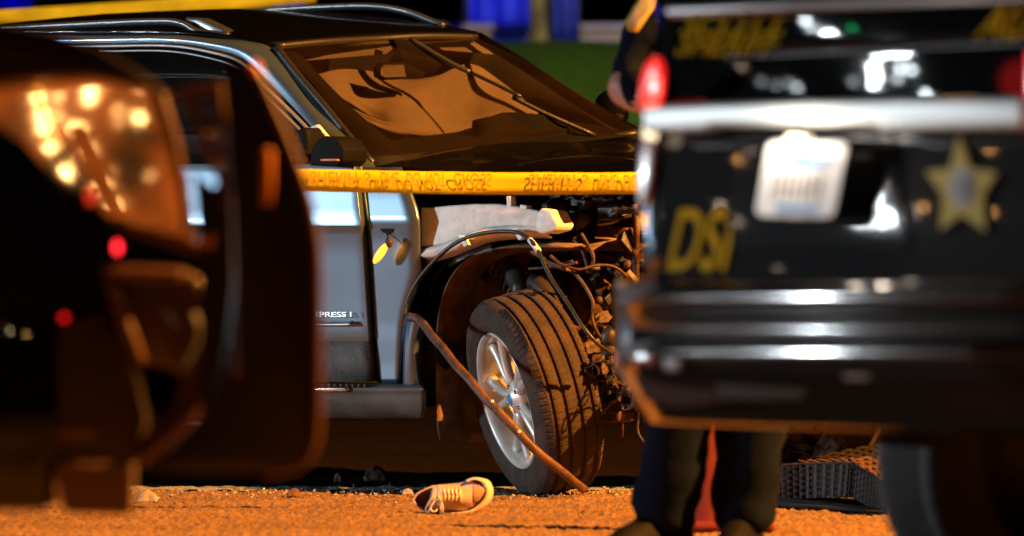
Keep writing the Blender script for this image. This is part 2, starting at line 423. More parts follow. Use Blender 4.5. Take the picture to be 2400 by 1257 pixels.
# ------------------------------------------------------------------ wrecked car
car = thing('wrecked_car', C0 + V(-1.2, .6, 0), 'grey-blue crashed car with torn-open front, hanging airbags and a splayed front wheel', 'car')
def WR(pts, l=0.0): return [W(p[0], p[1], p[2] if len(p) > 2 else l) for p in pts]
PXP = lambda n: n/662.0    # photo pixels to metres at the car

# front door: rows from the belt line down
prof = [(388,.026),(410,.020),(450,.0125),(490,.0048),(516,-.0006),(524,-.0022),(529,.005),(545,.013),(600,.026),(680,.043),(760,.060),(785,.064),(796,.070),(850,.076),(893,.082)]
gapx = lambda y: 843 + (862-843)*min(1, (y-388)/170) + max(0, (y-558))*(884-862)/337 if y > 388 else 843
rows = [[W(x if k < 5 else gapx(y)-1.3, y, l) for k, x in enumerate((200, 400, 560, 680, 760, 0))] for y, l in prof]
MB().grid([catmull(r, 30) for r in rows[:13]]).build('door', M['paint'], car, solid=.03, offs=-1, bevel=.002)
MB().grid([catmull(r, 30) for r in rows[12:]]).build('door_cladding', mat('grimy_textured_cladding', (.065,.063,.062), .75, var=.5, scale=7, bump=.5, bscale=45), car, solid=.03, offs=-1)
# front fender
rows = []
right = [(388,940),(410,948),(430,957),(450,966),(490,980),(516,984),(529,985),(600,986),(640,990),(680,978),(720,962),(760,952),(796,948),(850,944),(899,942)]
def lint(t, y):
    for (a, b), (c, d) in zip(t, t[1:]):
        if a <= y <= c: return b + (d-b)*(y-a)/(c-a)
    return t[-1][1] if y > t[-1][0] else t[0][1]
pl = [(388,.040),(405,.028),(430,.018),(460,.0105),(490,.0042),(516,-.0012),(530,.004),(560,.014),(600,.023),(680,.040),(760,.057),(796,.063),(850,.073),(899,.080)]
for k in range(46):
    y = 392 + (899-392)*k/45
    l = lint(pl, y); xr = lint(right, y); xl = gapx(y)+1.3
    edge = .02
    rows.append([W(xl + (xr-xl)*q, y, l + (edge*max(0, (q-.72)/.28)**2.2)) for q in [i/15 for i in range(16)]])
MB().grid(rows).build('fender', M['paint'], car, solid=.012, offs=-1)
# dark shut line backing
MB().slab(WR([(838,395),(852,395),(872,560),(893,895),(878,895),(858,560)], .125), L*.03).build('shut_line', M['mat_black'], car, smooth=False)
# rocker, step plate, lower cladding
rows = [[W(x, y+ (x-740)*.0, l) for x in (200, 500, 740, 850, 945, 992)] for y, l in ((899,.05),(906,.0),(914,-.012),(926,.002),(945,.012),(972,.05),(985,.12))]
for r_ in rows: r_[-1] = r_[-1]
mbk = MB(); mbk.loft(rows, 30, 18); M['dirty'] = mat('dirty_cladding', (.085,.08,.07), .7, var=.35, scale=5, bump=.2)
mbk.build('rocker_panel', M['dirty'], car, solid=.02, offs=-1)
mb = MB(); mb.slab(WR([(500,910),(808,908),(815,913),(806,918),(500,921)], -.03), L*.04); mb.build('step_plate', M['chrome'], car, bevel=.004)
mb = MB()
for k in range(9): mb.box(W(742+k*14, 904, -.012), .006, .03, .012)
mb.build('step_tread', M['silver'], car, smooth=False)
# door moulding and lettering
MB().tube(WR([(600,759),(740,759),(800,759),(826,758)], .006), .011, 10, 12, flat=.6).build('door_moulding', M['silver'], car)
dl = W(734, 743, .006); ex = (W(829, 743, .006)-dl).normalized()
text_mesh('XPRESS I', dl - L*.014, ex, V(0,0,1), (W(829, 743, .006)-dl).length, .018, M['chrome'], 'door_lettering', car)

# pillar, roof side and window trim
def band(pts, wd, l=0, ext=.03, name='trim', m=None, n=40, par=None):
    top = catmull([W(x, y-wd/2, q) for x, y, q in pts], n); bot = catmull([W(x, y+wd/2, q) for x, y, q in pts], n)
    return MB().grid([top, bot]).build(name, m, par or car, solid=ext, offs=-1)
# A pillar outer body: between window trim curve and windshield edge
out_ = [(-60,84,.30),(100,84,.29),(250,84,.28),(400,84,.28),(520,92,.27),(585,98,.26),(648,122,.25),(762,248,.20),(832,328,.155),(885,388,.12),(925,408,.10)]
inn_ = [(-60,112,.24),(100,108,.24),(250,104,.24),(400,103,.24),(500,118,.23),(570,142,.21),(625,196,.19),(690,258,.15),(760,330,.10),(830,396,.06),(850,410,.05)]
o1 = catmull([W(*p) for p in out_], 60); i1 = catmull([W(*p) for p in inn_], 60)
mid = [(a+b)/2 - L*.022 + V(0,0,.006) for a, b in zip(o1, i1)]
MB().loft([o1, mid, i1], 60, 9).build('pillar', M['paint'], car, solid=.02, offs=-1)
band([(p[0]-4, p[1]+5, p[2]-.012) for p in inn_[:9]], 6, name='window_trim', m=M['silver'], n=60, ext=.01)
band([(p[0]-13, p[1]+17, p[2]-.004) for p in inn_[2:9]], 4, name='window_trim', m=M['silver'], n=60, ext=.01)
# small fixed quarter window strip by the mirror
MB().slab(WR([(722,300),(742,292),(775,330),(760,345),(738,330)], .06), L*.02).build('corner_trim', M['white'], car, bevel=.003)
MB().slab(WR([(812,352),(832,372),(848,398),(820,398),(806,372)], .03), L*.02).build('cowl_trim', M['silver'], car, bevel=.004)
# side glass
MB().grid([catmull(WR([(-60,112,.26),(250,108,.26),(480,116,.25),(570,146,.23),(640,215,.20)]), 30), catmull(WR([(-60,388,.07),(250,390,.07),(480,390,.07),(620,390,.07),(805,392,.07)]), 30)]).build('side_window', M['side_glass'], car, solid=.004)
# roof: near edge and far edge
near = [(-80,84,.30),(100,82,.30),(260,82,.30),(430,84,.30),(560,100,.28),(625,112,.27)]
far  = [(240,44,1.40),(420,36,1.40),(600,32,1.40),(800,40,1.40),(980,60,1.36),(1118,86,1.32)]
crown = [(60,62,.85),(230,57,.85),(420,54,.85),(600,54,.85),(770,66,.82),(880,92,.80)]
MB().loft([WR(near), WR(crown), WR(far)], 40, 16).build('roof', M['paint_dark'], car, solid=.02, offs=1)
# roof rails
def rail(pts, r=.016, name='roof_rail'):
    MB().tube(WR(pts), r, 10, 50, flat=1.3).build(name, M['rail'], car)
rail([(-80,76,.33),(60,66,.33),(220,57,.33),(380,51,.33),(430,58,.33),(455,72,.33),(490,80,.33),(536,84,.31)], .012)
MB().slab(WR([(430,40),(470,42),(520,66),(548,84),(470,82),(452,70),(436,54)], .35), L*.06).build('rail_foot', M['rail'], car, bevel=.01)
rail([(470,42,1.32),(600,28,1.34),(740,19,1.34),(870,16,1.34),(950,28,1.34),(1010,50,1.33),(1040,62,1.32)], .012)
# hood
nr, nf, ff, fr_ = (880,394,.08), (1400,452,.10), (1960,412,1.5), (1500,318,1.5)
rows = []
for i in range(5):
    t_ = i/4
    r_ = []
    for j in range(5):
        q = j/4
        x = (nr[0]*(1-t_)+fr_[0]*t_)*(1-q) + (nf[0]*(1-t_)+ff[0]*t_)*q
        y = (nr[1]*(1-t_)+fr_[1]*t_)*(1-q) + (nf[1]*(1-t_)+ff[1]*t_)*q
        l = .08 + 1.42*t_
        y -= 22*math.sin(math.pi*min(1, t_*1.15+.05)) - 6*math.sin(q*7)*t_
        r_.append(W(x, y, l))
    rows.append(r_)
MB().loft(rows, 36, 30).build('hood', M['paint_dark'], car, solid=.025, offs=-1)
# cowl under the windshield
MB().loft([WR([(868,372,.14),(1100,352,.8),(1300,330,1.2),(1492,308,1.42)]), WR([(885,398,.10),(1110,372,.8),(1310,350,1.2),(1500,326,1.46)])], 24, 6).build('cowl', M['black_plastic'], car, solid=.02)
# windshield
wtop = [(652,108,.27),(760,98,.5),(880,91,.8),(1000,85,1.05),(1118,87,1.32)]
wbot = [(872,384,.13),(1000,370,.45),(1140,352,.80),(1320,328,1.15),(1494,306,1.45)]
tp_, bt_ = catmull(WR(wtop), 30), catmull(WR(wbot), 30)
bow = lambda i: math.sin(math.pi*i/29)
wm = [(a+b)/2 + H*.05*bow(i) + V(0,0,.02) for i, (a, b) in enumerate(zip(tp_, bt_))]
MB().loft([tp_, wm, bt_], 30, 12).build('windshield', M['cabin_glass'], car)
MB().tube(tp_, .012, 8).build('glass_seal', M['black_plastic'], car)
MB().tube([p - L*.0 for p in catmull(WR([(648,112,.26),(700,178,.22),(760,248,.18),(820,322,.155),(874,384,.125)]), 20)], .014, 8).build('glass_seal', M['black_plastic'], car)
MB().tube(catmull(WR([(1118,87,1.33),(1220,148,1.37),(1320,214,1.41),(1420,276,1.45),(1494,312,1.48)]), 20), .022, 8).build('pillar', M['paint_dark'], car)
# dark band behind the glass on the near side and top
MB().grid([catmull(WR([(662,118,.30),(720,186,.27),(790,268,.24),(880,376,.20)]), 16), catmull(WR([(700,124,.37),(775,205,.33),(860,285,.31),(960,366,.40)]), 16)]).build('glass_border', M['trim_in'], car, solid=.004)
# cabin lining: floor/back, so that nothing outside shines through
def cw(x, y, l, back):
    p = W(x, y, l); return at(x, y, p.y + back)
mb = MB(); mb.grid([[cw(650,110,.33,1.0), cw(900,92,.9,1.0), cw(1118,84,1.36,1.0)], [cw(650,400,.20,1.0), cw(900,400,.9,1.0), cw(1300,400,1.50,1.0)]])
mb.build('cabin_bulkhead', M['trim_in'], car, solid=.02)
mb = MB(); mb.grid([[W(655,112,.30), W(1115,90,1.33)], [cw(655,134,.30,.8), cw(1115,112,1.33,.8)]]); mb.build('headliner', M['lining_dark'], car, solid=.01)
mb = MB(); mb.grid([[cw(960,92,1.1,.8), cw(1118,92,1.36,.25), cw(1494,316,1.5,.06)], [cw(960,380,1.1,.8), cw(1118,380,1.36,.5), cw(1494,350,1.5,.10)]]); mb.build('far_door_lining', M['lining_dark'], car, solid=.01)
# dashboard
rows = [WR([(880,396,.16),(1040,374,.5),(1200,352,.85),(1380,330,1.2),(1480,318,1.42)])]
rows.append([p - H*.22 + V(0,0,.045) for p in rows[0]]); rows.append([p - H*.42 + V(0,0,.035) for p in rows[0]]); rows.append([p - H*.5 - V(0,0,.2) for p in rows[0]])
MB().loft(rows, 24, 14).build('dashboard', M['trim_in'], car, solid=.01)
# hanging curtain airbag and burst bags: draped cloth patches
def cloth(name, top, bot, back, amp, m=None, n=44, nv=22, seed=0, label=None, folds=5):
    tt = catmull([cw(x, y, l, b_) for (x, y, l, b_) in top], n); bb = catmull([cw(x, y, l, b_) for (x, y, l, b_) in bot], n)
    rows = []
    for j in range(nv):
        q = j/(nv-1); r_ = []
        for i in range(n):
            p = tt[i].lerp(bb[i], q); s_ = i/(n-1)
            r_.append(p + V(0,1,0)*(amp*math.sin(s_*folds*2.0+q*2.6+seed) + amp*1.8*noise.noise(V(s_*2.2, q*1.8, seed)) + .006*noise.noise(V(s_*9, q*7, seed+3))) + V(0,0,.012*noise.noise(V(s_*4, q*2, seed+9))))
        rows.append(r_)
    o = MB().grid(rows).build(name, m or M['fabric'], car, solid=.006)
    if label: o['label'] = label
cloth('airbag', [(742,176,.40,.30),(800,160,.50,.32),(872,168,.60,.34),(940,186,.72,.37),(1020,182,.86,.40),(1100,150,1.02,.42),(1170,190,1.14,.42),(1262,264,1.26,.34)], [(786,222,.42,.22),(838,256,.52,.22),(892,288,.60,.22),(950,302,.70,.2),(1040,318,.84,.22),(1110,300,1.0,.26),(1170,294,1.1,.26),(1250,290,1.2,.24)], 0, .040, seed=3, folds=7, n=90, nv=30)
cloth('airbag_strap', [(778,216,.34,.16),(850,268,.48,.16),(940,296,.62,.16),(1050,314,.86,.18)], [(780,232,.34,.16),(850,284,.48,.16),(940,312,.62,.16),(1050,326,.86,.18)], 0, .004, seed=2, nv=4)
# visor-like bars; the first gives the orange streak reflected in the windshield
MB().slab([cw(*p) for p in ((664,138,.34,.10),(680,126,.36,.10),(920,98,.82,.10),(928,112,.84,.10),(905,128,.80,.10),(680,146,.36,.10))], -H*.015).build('sun_visor', M['headliner'], car, bevel=.004)
MB().slab([cw(*p) for p in ((1000,92,1.08,.10),(1120,98,1.32,.10),(1160,128,1.34,.10),(1040,118,1.1,.10))], -H*.015).build('sun_visor', M['headliner'], car, bevel=.004)
# rear view mirror with its dark housing behind the glass
MB().slab([cw(*p) for p in ((884,158,.70,.07),(896,146,.71,.07),(948,146,.79,.07),(960,152,.80,.07),(1000,172,.86,.07),(990,184,.85,.07),(900,188,.72,.07),(884,180,.70,.07))], -H*.02).build('mirror_housing', M['trim_in'], car, bevel=.004)
MB().slab([cw(*p) for p in ((890,162,.70,.065),(900,152,.71,.065),(944,152,.78,.065),(950,180,.79,.065),(902,182,.72,.065),(891,176,.70,.065))], H*.004).build('rear_view_mirror', M['headliner'], car, smooth=False)
MB().slab([cw(*p) for p in ((922,92,.80,.03),(950,92,.84,.03),(1038,152,.92,.03),(1020,172,.90,.04),(975,174,.86,.05),(948,146,.82,.05))], -H*.03).build('sensor_shroud', M['trim_in'], car, bevel=.004)
# wiper lying up the glass
def up_(p, k=.03): return p + H*k
MB().tube([up_(W(945,92,.92),.03), up_(W(1030,148,.96),.05), up_(W(1072,170,.99),.06)], .010, 8, 12).build('wiper_arm', M['rail'], car)
MB().tube([up_(W(1072,170,.99),.06), up_(W(1130,200,1.02),.07), up_(W(1186,228,1.05),.07)], .007, 8, 12).build('wiper_blade', M['black_plastic'], car)
MB().tube([up_(W(1186,228,1.05),.03), up_(W(1260,265,1.12),.03), up_(W(1375,318,1.25),.04)], .009, 8, 12).build('wiper_blade', M['black_plastic'], car)
# steering wheel
c = cw(1092,296,.98,.34); ax = (H*.75+V(0,0,.55)).normalized()
mb = MB(); mb.lathe(c, ax, [(.175+.013*math.cos(a), .013*math.sin(a)) for a in [2*math.pi*k/8 for k in range(8)]], 40, closed=True)
mb.box(c, .30, .03, .02, (L, H, V(0,0,1))); mb.build('steering_wheel', M['trim_in'], car)
MB().loft([WR([(1120,286,.9),(1170,268,1.0),(1250,272,1.1),(1300,296,1.2)]), WR([(1110,330,.9),(1180,326,1.0),(1260,322,1.1),(1330,318,1.2)])], 16, 6).build('instrument_hood', M['trim_in'], car, solid=.06)
# door mirror near side (dark, seen from the front) and far one
t_ = WR([(724,388),(728,352),(742,330),(762,318),(790,326),(806,350),(804,378),(790,392)], -.10)
MB().slab(t_, L*.14).build('door_mirror', M['mirror_black'], car, bevel=.008, seg=3)
MB().slab(WR([(750,373),(790,373),(790,378),(750,378)], -.115), L*.02).build('mirror_indicator', M['amber_dim'], car, bevel=.003)
MB().slab(WR([(702,300),(716,298),(722,330),(718,372),(704,385),(690,370),(690,310)], -.06), L*.10).build('mirror_glass_frame', M['mirror_black'], car, bevel=.015, seg=4)
MB().ball(W(1432,262,1.62), .07, .05, .085).build('door_mirror', M['black'], car)

# torn off apron: pale inner fender rail with orange lit end
ap = [(985,486),(1000,487),(1050,482),(1110,478),(1160,478),(1210,484),(1262,494),(1262,534),(1220,530),(1170,532),(1125,541),(1085,556),(1050,574),(985,580)]
MB().slab(WR(ap, .07), L*.05).build('inner_fender_rail', M['primer'], car, bevel=.008)
# rolled lower flange
def ribbon(pts, wd, name, m, l_off=0, dep=.05, n=40):
    c1 = catmull(WR(pts), n)
    rows = [[p + V(0,0,wd/2) for p in c1], [p - L*dep*.3 for p in c1], [p - V(0,0,wd/2) + L*dep for p in c1]]
    return MB().grid(rows).build(name, m, car, solid=.006)
ribbon([(990,600,.06),(1040,586,.06),(1085,568,.06),(1130,552,.06),(1180,545,.07),(1240,542,.08),(1275,542,.09)], .045, 'rail_flange', M['primer'])
MB().slab(WR([(1258,498),(1268,488),(1290,492),(1308,528),(1300,541),(1268,549),(1254,540)], .03), L*.10).build('rail_end_cap', M['primer'], car, bevel=.008)
MB().slab(WR([(1186,460),(1196,460),(1199,486),(1188,486)], .07), L*.03).build('mount_tab', M['primer'], car, bevel=.002)
MB().slab(WR([(1218,480),(1234,482),(1234,492),(1218,490)], .07), L*.03).build('mount_tab', M['primer'], car, bevel=.002)
for (x, y) in ((1085,564),(1213,548)):
    MB().slab(WR([(x-12,y-12),(x,y-10),(x+12,y+10),(x+2,y+16),(x-4,y+4)], .02), L*.03).build('cable_clip', M['white'], car, bevel=.002)
MB().slab(WR([(1000,485),(985,485),(985,640),(1002,612)], .09), L*.04).build('inner_bracket', M['rust'], car, bevel=.003)
MB().slab(WR([(985,640),(1050,580),(1058,600),(1015,660),(1008,700),(985,680)], .12), L*.05).build('splash_guard', M['paint_dark'], car, bevel=.004)
MB().slab(WR([(1040,600),(1090,582),(1150,572),(1152,592),(1100,600),(1050,628)], .14), L*.03).build('arch_lip', M['paint'], car, bevel=.003)
# black cable sweeping over the rail and down into the wreck
MB().tube(WR([(948,742,.0),(955,705,.01),(975,665,.01),(1010,620,.02),(1060,575,.02),(1110,552,.02),(1165,543,.02),(1212,545,.01),(1240,560,-.02),(1262,590,-.05),(1290,650,-.08),(1330,710,-.12),(1365,765,-.15),(1400,805,-.12),(1436,830,-.05)]), .0075, 8, 90).build('cable', M['black_plastic'], car)
MB().tube(WR([(1242,562,-.02),(1252,575,-.03),(1262,588,-.05)]), .011, 8).build('cable_sleeve', M['white'], car)
# fender edge moulding hanging down in front of the wheel
def strip3(pts, wd, th, name, m, n=60):
    c = catmull(pts, n); rows = [[], [], [], []]
    for i, p in enumerate(c):
        t = (c[min(i+1, n-1)]-c[max(i-1, 0)]).normalized(); s_ = V(0,-1,0).cross(t).normalized(); dd = V(0,-1,0)
        e = noise.noise(V(i*.25, 0, 4))*.12
        rows[0].append(p + s_*wd*(.5+e)); rows[1].append(p + s_*wd*.2 + dd*th); rows[2].append(p - s_*wd*.25 + dd*th*.8); rows[3].append(p - s_*wd*(.5-e))
    return MB().grid(rows).build(name, m, car, solid=.004)
M['strip'] = mat('scuffed_moulding', (.035,.017,.010), .55, .0, col2=(.11,.048,.022), scale=16, bump=.4, bscale=60)
so = strip3([at(955,742,19.75), at(985,752,19.7), at(1015,790,19.5), at(1070,856,19.25), at(1130,925,19.15), at(1200,998,19.1), at(1260,1060,19.1), at(1320,1108,19.15), at(1372,1152,19.22)], .029, .008, 'wheel_arch_moulding', M['strip'])
for x, y in ((1154,941),(1217,1012)): MB().ball(at(x,y,19.08), .006, .004, .006, 8, 6).build('rivet', M['white'], so)
# lower fender lip right of the fender, behind the moulding
rows = [[W(952,735,.0),W(948,800,.0),W(946,860,.01),W(946,905,.02)],[W(978,745,-.02),W(972,800,.0),W(974,860,.02),W(982,915,.04)],[W(1004,762,.05),W(988,810,.10),W(988,870,.12),W(994,930,.14)]]
MB().loft(rows, 16, 10).build('arch_panel', M['paint'], car, solid=.008)

# wheel -------------------------------------------------------------
wc = at(1252, 922, 19.64)
up = V(-.235, -.085, .968).normalized(); axw = V(-.94, -.34, 0); axw = (axw - up*axw.dot(up)).normalized()
RT = .366; HWD = .118
prof = []
def pr(r, h): prof.append((r, h))
pr(.246, HWD*.80); pr(.254, HWD*.95); pr(.28, HWD*1.06); pr(.305, HWD*1.06); pr(.335, HWD*.98); pr(.350, HWD*.90); pr(.358, HWD*.80)
gro = [.62, .22, -.22, -.62]
for g in gro:
    pr(RT-.0015, HWD*(g+.075)); pr(RT-.010, HWD*(g+.045)); pr(RT-.010, HWD*(g-.045)); pr(RT-.0015, HWD*(g-.075))
    pr(RT, HWD*(g-.15))
pr(.358, -HWD*.80); pr(.350, -HWD*.90); pr(.335, -HWD*.98); pr(.305, -HWD*1.05); pr(.28, -HWD*1.05); pr(.254, -HWD*.95); pr(.246, -HWD*.8)
NP = len(prof)
shoulder = {4, 5, 6, NP-7, NP-6, NP-5}
def frf(i, q, r):
    if i in shoulder and q % 5 == 0: return r-.0045
    if 7 <= i < NP-7 and q % 5 == (2 if i % 2 else 3) and r > RT-.005: return r-.0016
    return r
wheel = MB().lathe(wc, axw, prof, 450, up, fr=frf).build('tyre', M['rubber'], car, smooth=False)
wheel.name = 'wheel'
wheel['label'] = 'splayed front wheel leaning outward with five double spokes'
rimp = [(.250, HWD*.88), (.246, HWD*.95), (.238, HWD*.93), (.231, HWD*.70), (.220, HWD*.35), (.216, -HWD*.6)]
MB().lathe(wc, axw, rimp, 96, up).build('rim', M['alloy'], wheel, solid=.003)
mb = MB(); fz = HWD*.62
side = axw.cross(up)
def pol(a, r, h): return wc + (up*math.cos(a)+side*math.sin(a))*r + axw*h
for k in range(5):
    a = 2*math.pi*k/5 + .30
    for sgn in (-1, 1):
        a1 = a + sgn*.30; a0 = a + sgn*.22
        p = [(a+sgn*.20, .050, .022, fz), (a+sgn*.15, .10, .022, fz+.006), (a+sgn*.19, .165, .024, fz+.004), (a+sgn*.26, .232, .034, fz+.004)]
        rows = []
        for (an, r, wd, h) in p:
            da = wd/r*.62
            rows.append([pol(an-da, r, h-.022), pol(an-da*.8, r, h+.000), pol(an, r, h+.007), pol(an+da*.8, r, h+.000), pol(an+da, r, h-.022)])
        mb.loft(rows, 5, 10)
mb.build('spokes', M['alloy'], wheel, solid=.004)
mb = MB(); mb.lathe(wc, axw, [(.0001, fz+.020), (.028, fz+.020), (.034, fz+.012), (.056, fz+.006), (.066, fz-.006), (.066, fz-.05)], 48, up)
mb.build('hub_cap', M['alloy'], wheel)
MB().lathe(wc, axw, [(.0001, fz+.022), (.020, fz+.022), (.022, fz+.019)], 24, up).build('cap_badge', M['blue_band'], wheel)
for k in range(5):
    an = 2*math.pi*k/5+.3
    MB().lathe(pol(an, .047, fz+.004), axw, [(.0001, .012), (.007, .011), (.009, 0)], 12, up).build('wheel_nut', M['chrome'], wheel)
MB().lathe(wc, axw, [(.0001, -.02), (.15, -.02), (.15, -.035), (.0001, -.035)], 48, up).build('brake_disc', M['dark_metal'], wheel)

# wheel housing ------------------------------------------------------
hc = W(1215, 860, 0); hc.z = .42
rows = []
for k in range(26):
    a = R(-20 + 120*k/25)
    r_ = []
    for j in range(10):
        l = .10 + .62*j/9
        rr = .43 + .012*math.sin(j*2.1) + (.02 if j in (3, 4) else 0)
        ca, sa = math.cos(a), math.sin(a)
        r_.append(hc + L*l - H*math.copysign(abs(ca)**.62, ca)*rr*1.03 + V(0,0,1)*math.copysign(abs(sa)**.62, sa)*rr*1.06)
    rows.append(r_)
MB().grid(rows).build('wheel_housing', M['liner'], car, solid=.006)
MB().slab([hc + L*.72 + H*x + V(0,0,z) for x, z in ((-1.1,-.06),(-1.1,.62),(1.1,.62),(1.1,-.06))], L*.03).build('engine_bay_side', M['mat_black'], car, smooth=False)
MB().slab([hc + L*.10 - H*.47 + V(0,0,z) + H*x for x, z in ((0,-.05),(.05,.1),(-.10,.1),(-.14,-.05))], L*.6).build('sill_end', M['mat_black'], car, smooth=False)
# underbody so that light does not leak
MB().slab([C0 + H*s_ + L*l + V(0,0,.30) for s_, l in ((-3.6,.15),(-.55,.15),(-.55,1.65),(-3.6,1.65))], V(0,0,.05)).build('underbody', M['mat_black'], car, smooth=False)
MB().slab([C0 + H*s_ + L*l + V(0,0,.36) for s_, l in ((-.5,.75),(1.0,.75),(1.0,1.6),(-.5,1.6))], V(0,0,.05)).build('subframe', M['mat_black'], car, smooth=False)
# the far front wheel and the rear wheels, in shadow
def plain_wheel(c, nm='wheel'):
    o = MB().lathe(c, -L, [(.2,.09),(.24,.11),(.33,.11),(.36,.09),(.366,.03),(.366,-.03),(.36,-.09),(.33,-.11),(.24,-.11),(.2,-.09)], 60, V(0,0,1)).build(nm, M['rubber'], car)
    MB().lathe(c, -L, [(.0001,.07),(.06,.08),(.12,.06),(.2,.09)], 40, V(0,0,1)).build('rim', M['alloy'], o)
for s_, l in ((0.1,1.55),(-2.75,.14),(-2.75,1.55)):
    c = C0 + H*s_ + L*l; c.z = .366; plain_wheel(c)
# body at the rear (mostly hidden behind the parked car)
rows = [[C0 - H*s_ + L*l + V(0,0,z) for s_ in (1.9, 2.3, 2.9, 3.5, 3.7)] for l, z in ((.03,.35),(.0,.7),(.0,.95),(.05,1.15))]
MB().loft(rows, 20, 12).build('rear_quarter', M['paint'], car, solid=.01)

# hanging marker lamp and its hole
MB().slab(WR([(890,536),(925,536),(918,546),(908,549),(897,545)], .005), L*.004).build('lamp_socket', M['mat_black'], car, smooth=False)
MB().tube(WR([(906,545,.01),(910,560,-.01),(912,575,-.02)]), .003, 6, 10).build('lamp_wire', M['rust'], car)
ax2 = (W(874,622,-.03)-W(912,566,-.03)).normalized(); cc = W(892,594,-.035)
MB().ball(cc, .048, .017, .014, 20, 14, (ax2, -L, ax2.cross(L).normalized())).build('side_marker_lamp', M['amber_lit'], car)
MB().ball(W(912,568,-.03), .014, .014, .02, 12, 8).build('lamp_holder', M['rust'], car)

# engine bay -----------------------------------------------------------
bay = random.Random(11)
def piece(name, m, c, sx, sy, sz, ax, par=None):
    """a torn or moulded piece: box with dented corners, or a crumpled bit of sheet"""
    k = len(bpy.data.objects); r0 = random.Random(k*7+1)
    if r0.random() < .45:
        mb_ = MB(); n_ = 7; rows_ = []
        for i_ in range(n_):
            rows_.append([c + ax[0]*sx*(i_/(n_-1)-.5)*1.5 + ax[1]*sy*(j_/(n_-1)-.5)*1.6 + ax[2]*max(sx, sy)*.45*noise.noise(V(i_*.45, j_*.45, k*1.7)) for j_ in range(n_)])
        mb_.grid(rows_).build(name, m, par or car, solid=.003, smooth=r0.random() < .5)
    else:
        mb_ = MB().box(c, sx, sy, sz, ax); mb_.v = [v_ + Vector((r0.gauss(0,1), r0.gauss(0,1), r0.gauss(0,1)))*sz*.16 for v_ in mb_.v]
        mb_.build(name, m, par or car, smooth=False, bevel=.003)
def tubeW(pts, r, m, name, n=24, par=None):
    return MB().tube(WR(pts), r, 8, n).build(name, m, par or car)
MB().slab(WR([(1330,528),(1392,520),(1470,536),(1478,604),(1440,606),(1385,588),(1330,560)], .55), L*.05).build('radiator_panel', mat('brown_panel',(.11,.045,.03),.6,var=.3,scale=9), car, bevel=.006)
MB().slab(WR([(1388,586),(1470,612),(1466,632),(1384,600)], .50), L*.04).build('lower_bar', M['rust'], car, bevel=.004)
tubeW([(1300,502,.3),(1380,514,.35),(1450,512,.4),(1500,500,.45)], .007, M['dark_metal'], 'brake_pipe')
tubeW([(1300,510,.3),(1370,524,.35),(1440,520,.4),(1490,480,.45),(1500,476,.45)], .006, M['silver'], 'brake_pipe')
tubeW([(1444,488,.4),(1462,494,.4)], .008, M['silver'], 'hose_end', 6)
tubeW([(1486,480,.4),(1492,540,.4),(1490,600,.42),(1492,660,.45)], .012, M['rust'], 'radiator_support')
tubeW([(1345,560,.2),(1362,580,.2),(1374,610,.2),(1380,640,.2)], .008, M['rust'], 'wiring')
tubeW([(1362,548,.2),(1378,575,.2),(1390,600,.2),(1388,632,.2)], .007, M['rust'], 'wiring')
tubeW([(1244,590,.05),(1280,610,.05),(1320,630,.05),(1345,640,.1),(1370,670,.1),(1390,710,.1),(1388,745,.1),(1400,780,.08),(1420,806,.05),(1440,822,.05)], .0065, M['rust'], 'wiring_loom', 60)
tubeW([(1260,600,.05),(1300,625,.05),(1335,628,.08),(1360,632,.1),(1400,622,.15),(1440,626,.2),(1472,650,.25)], .0055, M['rust'], 'wiring_loom', 50)
tubeW([(1240,630,.1),(1270,628,.1),(1310,622,.1),(1342,612,.1)], .005, M['rust'], 'wiring_loom')
tubeW([(1290,600,.05),(1320,622,.05),(1352,616,.05)], .006, M['rust'], 'wiring')
for x, y, l, r in ((1362,520,.3,.04),(1450,640,.25,.016),(1462,648,.25,.014),(1404,704,.2,.014),(1470,620,.3,.014),(1428,790,.05,.03)):
    MB().ball(W(x,y,l), r, r*.8, r*1.1, 10, 8).build('bracket', M['dark_metal'] if r > .02 else M['rust'], car)
tubeW([(1380,470,.35),(1378,520,.33),(1370,560,.3),(1350,575,.28)], .035, M['trim_in'], 'intake_hose', 20)
tubeW([(1280,490,.25),(1300,478,.3),(1330,474,.4)], .022, M['dark_metal'], 'coolant_hose', 14)
# strut and knuckle over the tyre
tubeW([(1130,560,.30),(1190,620,.28),(1230,690,.20)], .04, M['dark_metal'], 'strut', 10)
for k in range(7):
    a = W(1165+k*10, 596+k*14, .29)
    MB().lathe(a, (W(1230,690,.2)-W(1130,560,.3)), [(.055,-.006),(.062,0),(.055,.006)], 20).build('spring_coil', M['rust'], car, solid=.004)
tubeW([(1250,660,.15),(1275,680,.12),(1300,730,.10),(1320,800,.12)], .03, M['dark_metal'], 'knuckle_arm', 20)
tubeW([(1120,640,.35),(1160,660,.3),(1220,668,.25),(1280,655,.2)], .018, M['rust'], 'control_arm', 20)
tubeW([(1350,800,.1),(1368,798,.1),(1380,786,.1)], .010, M['rust'], 'tie_rod', 10)
tubeW([(1370,860,.1),(1380,840,.08),(1400,838,.05),(1440,820,.05)], .016, M['rust'], 'lower_arm', 20)
tubeW([(1436,830,.0),(1440,850,.0),(1448,828,.0),(1446,860,.0)], .006, M['amber_dim'], 'broken_wire', 14)
